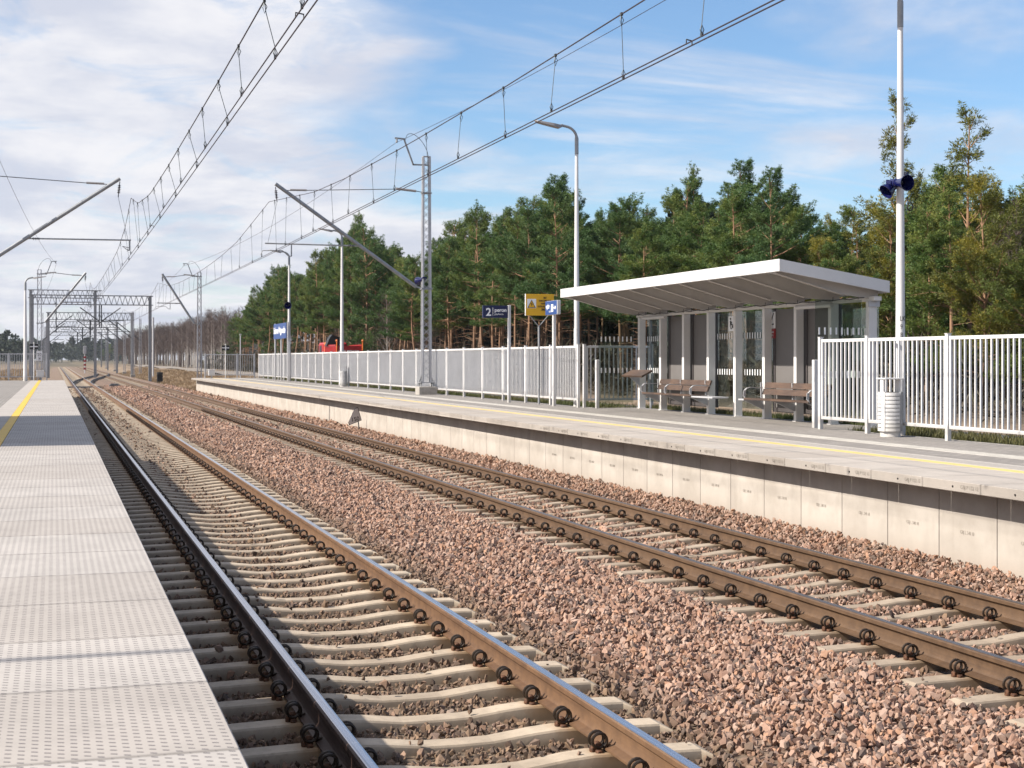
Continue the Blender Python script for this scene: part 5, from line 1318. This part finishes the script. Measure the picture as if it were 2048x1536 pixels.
def plant(name, src, x, y, h, rz, label, cat, group, wide=1.0):
    tm, cm, H = src; s = h / H
    t = thing(name, label, cat, (x, y, float(gz(np.array(x), np.array(y))) - .05), group)
    t.rotation_euler = (0, 0, rz); t.scale = (s * wide, s * wide, s)
    inst('trunk', tm, t); inst('crown', cm, t)
    return t
def zone(px):
    for lim, nm in ((640, 'past the name board'), (860, 'behind the red truck'), (1010, 'behind the lattice mast'), (1160, 'behind the yellow sign'), (1400, 'behind the shelter, far half'), (1650, 'behind the shelter, near half'), (1850, 'around the loudspeaker lamp'), (9999, 'behind the rightmost railing')):
        if px < lim: return nm
def forest():
    r = np.random.default_rng(21); nP = 0
    rows = [(26.3, 2.75), (29.6, 2.9), (33.2, 3.4), (37.5, 4.2)]
    for ri, (xr, step) in enumerate(rows):
        y = 8 + ri
        while y < 232:
            yy = y + r.uniform(-.9, .9); x = xr + r.uniform(-1.2, 1.2); zt, px, d = top_at(x, yy); y += step * r.uniform(.75, 1.3)
            if px < 462 or px > 2120: continue
            h = (zt - .3) * (r.uniform(.84, 1.04) if ri < 2 else r.uniform(.80, .99)) * (.97 if ri == 0 else 1)
            right = px > 1600
            if right: src = BUSH[r.integers(0, 4)] if r.random() < .8 else TALL[r.integers(0, 6)]
            else: src = TALL[r.integers(0, 6)] if (r.random() < .93 or ri) else BUSH[1]
            if ri == 0 and not right and r.random() < .18: h *= .75
            h = min(h, 17.5); look = 'yellowish bushy pine' if (src in BUSH and src is not BUSH[1]) else ('bushy green pine' if src is BUSH[1] else 'tall red trunked pine')
            wide = r.uniform(.9, 1.2) * min(1.25, max(1.0, 12 / max(h, 6)) ** .5)
            depth = ('in front row', 'in second row', 'in third row', 'deep inside')[ri]
            plant('pine_tree', src, x, yy, max(h, 4.5), r.uniform(0, 6.28), f'{look} {depth} {zone(px)}', 'pine tree', f'{look}s {depth} {zone(px)}', wide); nP += 1
    # the tall tops that stand out against the sky
    for px, py, x, src, wd, lab in ((1803, 222, 31, BUSH[0], 1.0, 'tall thin topped pine rising behind the loudspeaker lamp post'), (1946, 248, 29, BUSH[0], 1.25, 'tall pointed pine standing above the others at the right edge'), (1110, 376, 30, TALL[4], 1.15, 'tallest dark pine left of the lamp post by the shelter'), (720, 432, 34, TALL[1], .85, 'slim pine top standing above the raking strut'), (1392, 343, 31, TALL[5], .8, 'slim pine top rising above the middle of the shelter roof'), (1478, 345, 30, TALL[4], 1.1, 'broad pine top above the near end of the shelter roof')):
        u = (px - 1024) / F; d = x / (st + u * ct); y = d * (ct - u * st); h = HC + d * (719 - py) / F - .2
        plant('pine_tree', src, x, y, h, .7, lab, 'pine tree', None, wd); nP += 1
    nB = 0
    BS = np.array([(100, 700), (205, 690), (225, 676), (240, 668), (300, 655), (330, 650), (370, 645), (400, 632), (430, 624), (480, 620), (520, 600)], float)
    for ri, xr in enumerate((24.5, 28, 32, 37)):
        y = 215.0
        while y < 620:
            yy = y + r.uniform(-2, 2); x = xr + r.uniform(-1.3, 1.3); px, d = bearing(x, yy); y += (4.2 + .012 * (y - 215)) * r.uniform(.7, 1.3)
            if px > 490: continue
            h = (HC + d * (719 - np.interp(px, BS[:, 0], BS[:, 1])) / F) * r.uniform(.78, 1.05); k = r.integers(0, 4)
            look = 'pale bare birch' if k in (0, 2) else 'brown bare tree'
            z_ = 'right of the platform end mast' if px > 405 else ('left of the platform end mast' if px > 300 else 'behind the gantry legs')
            dp = ('fronting the grove', 'just inside the grove', 'mid grove', 'at the grove back')[ri]
            plant('bare_tree', BARE[k], x, yy, max(5, min(h, 15)), r.uniform(0, 6.28), f'{look} {dp} {z_}', 'bare tree', f'{look} {dp} {z_}', r.uniform(1.0, 1.35)); nB += 1
    for px, py, x, k, lab in ((775, 585, 24.6, 0, 'bare birch with a white trunk in front of the pines above the railing'), (2032, 405, 27.5, 1, 'bare brown tree at the right edge among the pines'), (690, 600, 24.8, 3, 'bare bush like tree in front of the dark pines above the truck'), (860, 610, 24.3, 1, 'bare twiggy tree beside the lattice mast')):
        u = (px - 1024) / F; d = x / (st + u * ct); y = d * (ct - u * st); h = HC + d * (719 - py) / F - .2
        plant('bare_tree', BARE[k], x, y, h, 1.0, lab, 'bare tree', None, 1.0); nB += 1
    for px, py, x in ((205, 700, 30), (218, 690, 33), (196, 702, 36)):
        u = (px - 1024) / F; d = x / (st + u * ct); y = d * (ct - u * st); h = HC + d * (719 - py) / F
        plant('pine_tree', TALL[2], x, y, h, .4, 'dark distant evergreen beside the bare grove', 'pine tree', 'distant evergreens by the grove', 1.4); nP += 1
    print('trees', nP, nB)
forest()

def mass(name, items, label, seed, mat_, per=5, tl=.9, nt=46, cbase=.1):
    """a wood that reads as one mass: many ragged crowns and trunks in one mesh"""
    r = np.random.default_rng(seed); P = []; D = []; L = []; tb = MB()
    for x, y, zg, h, w_ in items:
        a = r.random(nt) ** .8; z = zg + h * (cbase + (.98 - cbase) * a); rr = w_ * np.sin(np.clip(a * .92 + .08, 0, 1) * math.pi) ** .7 * np.sqrt(r.random(nt)); g = r.uniform(0, 6.28, nt)
        P.append(np.stack([x + rr * np.cos(g), y + rr * np.sin(g), z], 1)); dd = np.stack([np.cos(g) * .6, np.sin(g) * .6, np.full(nt, .8)], 1); D.append(dd / np.linalg.norm(dd, axis=1)[:, None]); L.append(np.full(nt, h / 12))
        tb.tube([(x, y, zg - .2), (x, y, zg + h * .8)], [.014 * h, .004 * h], 5, caps=False)
    P = np.concatenate(P); D = np.concatenate(D); L = np.concatenate(L)
    V, n = tufts(P, D, 1.0, .3, per, r); c_ = np.repeat(P, per * 4, 0); V = c_ + (V - c_) * np.repeat(L, per * 4)[:, None] * tl
    nv = len(V); tv = np.array(tb.v); tf = np.array(tb.f) + nv
    me = npmesh(name, np.concatenate([V, tv]), np.concatenate([np.arange(n * 4).reshape(n, 4), tf]), mat_, attrs={'clump': np.concatenate([r.random(nv // 4).repeat(4), np.zeros(len(tv))])})
    o = bpy.data.objects.new(name, me); C.objects.link(o); tag(o, label, 'wood', kind='stuff')
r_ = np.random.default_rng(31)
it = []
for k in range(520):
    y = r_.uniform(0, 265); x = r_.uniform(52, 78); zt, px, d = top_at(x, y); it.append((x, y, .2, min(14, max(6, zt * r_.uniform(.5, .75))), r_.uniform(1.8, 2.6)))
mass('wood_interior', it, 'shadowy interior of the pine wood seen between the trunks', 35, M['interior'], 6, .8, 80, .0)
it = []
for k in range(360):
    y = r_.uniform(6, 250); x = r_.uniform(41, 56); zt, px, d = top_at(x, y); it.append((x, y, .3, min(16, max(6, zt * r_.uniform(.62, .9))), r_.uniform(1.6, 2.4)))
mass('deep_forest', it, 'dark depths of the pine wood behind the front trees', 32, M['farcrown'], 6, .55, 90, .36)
it = []
for k in range(420):
    a = r_.uniform(-.10, .16); d = r_.uniform(1050, 1400); it.append((d * math.sin(a) + 60 * (a > .05), d * math.cos(a), 0, r_.uniform(11, 17), r_.uniform(3, 6)))
for k in range(60):
    a = r_.uniform(-.085, -.022); d = r_.uniform(640, 760); it.append((d * math.sin(a), d * math.cos(a), 0, r_.uniform(6, 8) + 6 * max(0, 1 - abs(a + .03) / .018), r_.uniform(3, 5)))
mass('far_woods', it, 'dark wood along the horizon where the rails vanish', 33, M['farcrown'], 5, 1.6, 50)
def undergrowth():
    r = np.random.default_rng(51); n = 15000
    x = r.uniform(22.8, 44, n); y = r.uniform(8, 250, n); k = (np.sin(x * .8 + 2) + np.sin(y * .35) + r.normal(0, 1, n)) > -.4; x, y = x[k], y[k]; n = len(x)
    P = np.stack([x, y, gz(x, y) + r.uniform(0, 1, n) ** 2 * 2.0], 1); D = np.stack([r.normal(0, .4, n), r.normal(0, .4, n), np.ones(n)], 1); D /= np.linalg.norm(D, axis=1)[:, None]
    V, m_ = tufts(P, D, .75, .028, 7, r)
    me = npmesh('undergrowth', V, np.arange(m_ * 4).reshape(m_, 4), M['under'], attrs={'clump': np.repeat(r.random(n), 28)})
    o = bpy.data.objects.new('undergrowth', me); C.objects.link(o); tag(o, 'brown and green brush on the floor of the pine wood', 'undergrowth', kind='stuff')
undergrowth()

def bank():
    r = np.random.default_rng(61); n = 26000
    x = np.where(r.random(n) < .7, r.uniform(9.6, 14.6, n), -r.uniform(1.6, 7, n)); y = 99 + 150 * r.random(n) ** 1.4; k = (np.sin(x * 1.7 + y * .4) + r.normal(0, .8, n)) > -.2; x, y = x[k], y[k]; n = len(x)
    P = np.stack([x, y, gz(x, y)], 1); D = np.stack([r.normal(0, .5, n), r.normal(0, .5, n), np.ones(n)], 1); D /= np.linalg.norm(D, axis=1)[:, None]
    V, m_ = tufts(P, D, .30, .022, 3, r)
    me = npmesh('dry_grass', V, np.arange(m_ * 4).reshape(m_, 4), M['straw'], attrs={'clump': np.repeat(r.random(n), 12)})
    o = bpy.data.objects.new('dry_grass', me); C.objects.link(o); tag(o, 'straw coloured dry grass on the banks past the platforms', 'dry grass', kind='stuff')
bank()
# lettering becomes plain meshes
bpy.context.view_layer.update(); dg = bpy.context.evaluated_depsgraph_get(); done = {}
for o in [q for q in S.objects if q.type == 'FONT']:
    cu = o.data
    if cu.name not in done: done[cu.name] = bpy.data.meshes.new_from_object(o.evaluated_get(dg))
    n_ = bpy.data.objects.new('stamp' if o.name.startswith('stamp') else 'lettering', done[cu.name]); C.objects.link(n_)
    n_.parent = o.parent; n_.location = o.location; n_.rotation_euler = o.rotation_euler; n_.scale = o.scale
    bpy.data.objects.remove(o)

mh = bpy.data.materials.new('haze_air'); mh.use_nodes = True; mh.node_tree.nodes.clear(); th_ = NT(mh.node_tree)
pv = th_.n('ShaderNodeVolumePrincipled'); pv.inputs['Color'].default_value = (.80, .86, .96, 1); pv.inputs['Density'].default_value = .00010; pv.inputs['Anisotropy'].default_value = .2
th_.l(pv.outputs[0], th_.n('ShaderNodeOutputMaterial').inputs['Volume'])
hz = MB().box(-1600, 2600, -100, 5100, -3.5, 30).build('haze', mh); tag(hz, 'thin blue haze in the distance', 'haze', kind='stuff')

# surfaces seen under a hard spring sun: one common reflectance step for the painted, concrete and stone things
KEEP = ('pine', 'far_', 'polished', 'worn_steel', 'shelter_glass', 'haze', 'grass', 'straw', 'undergrowth', 'white_lettering')
for m_ in bpy.data.materials:
    if not m_.use_nodes or m_.name.startswith(KEEP): continue
    t_ = NT(m_.node_tree)
    for nd in [q for q in m_.node_tree.nodes if q.type == 'BSDF_PRINCIPLED']:
        k_ = nd.inputs['Base Color']
        if k_.is_linked: t_.l(t_.mix(1.0, k_.links[0].from_socket, (.78, .78, .775), 'MULTIPLY'), k_)
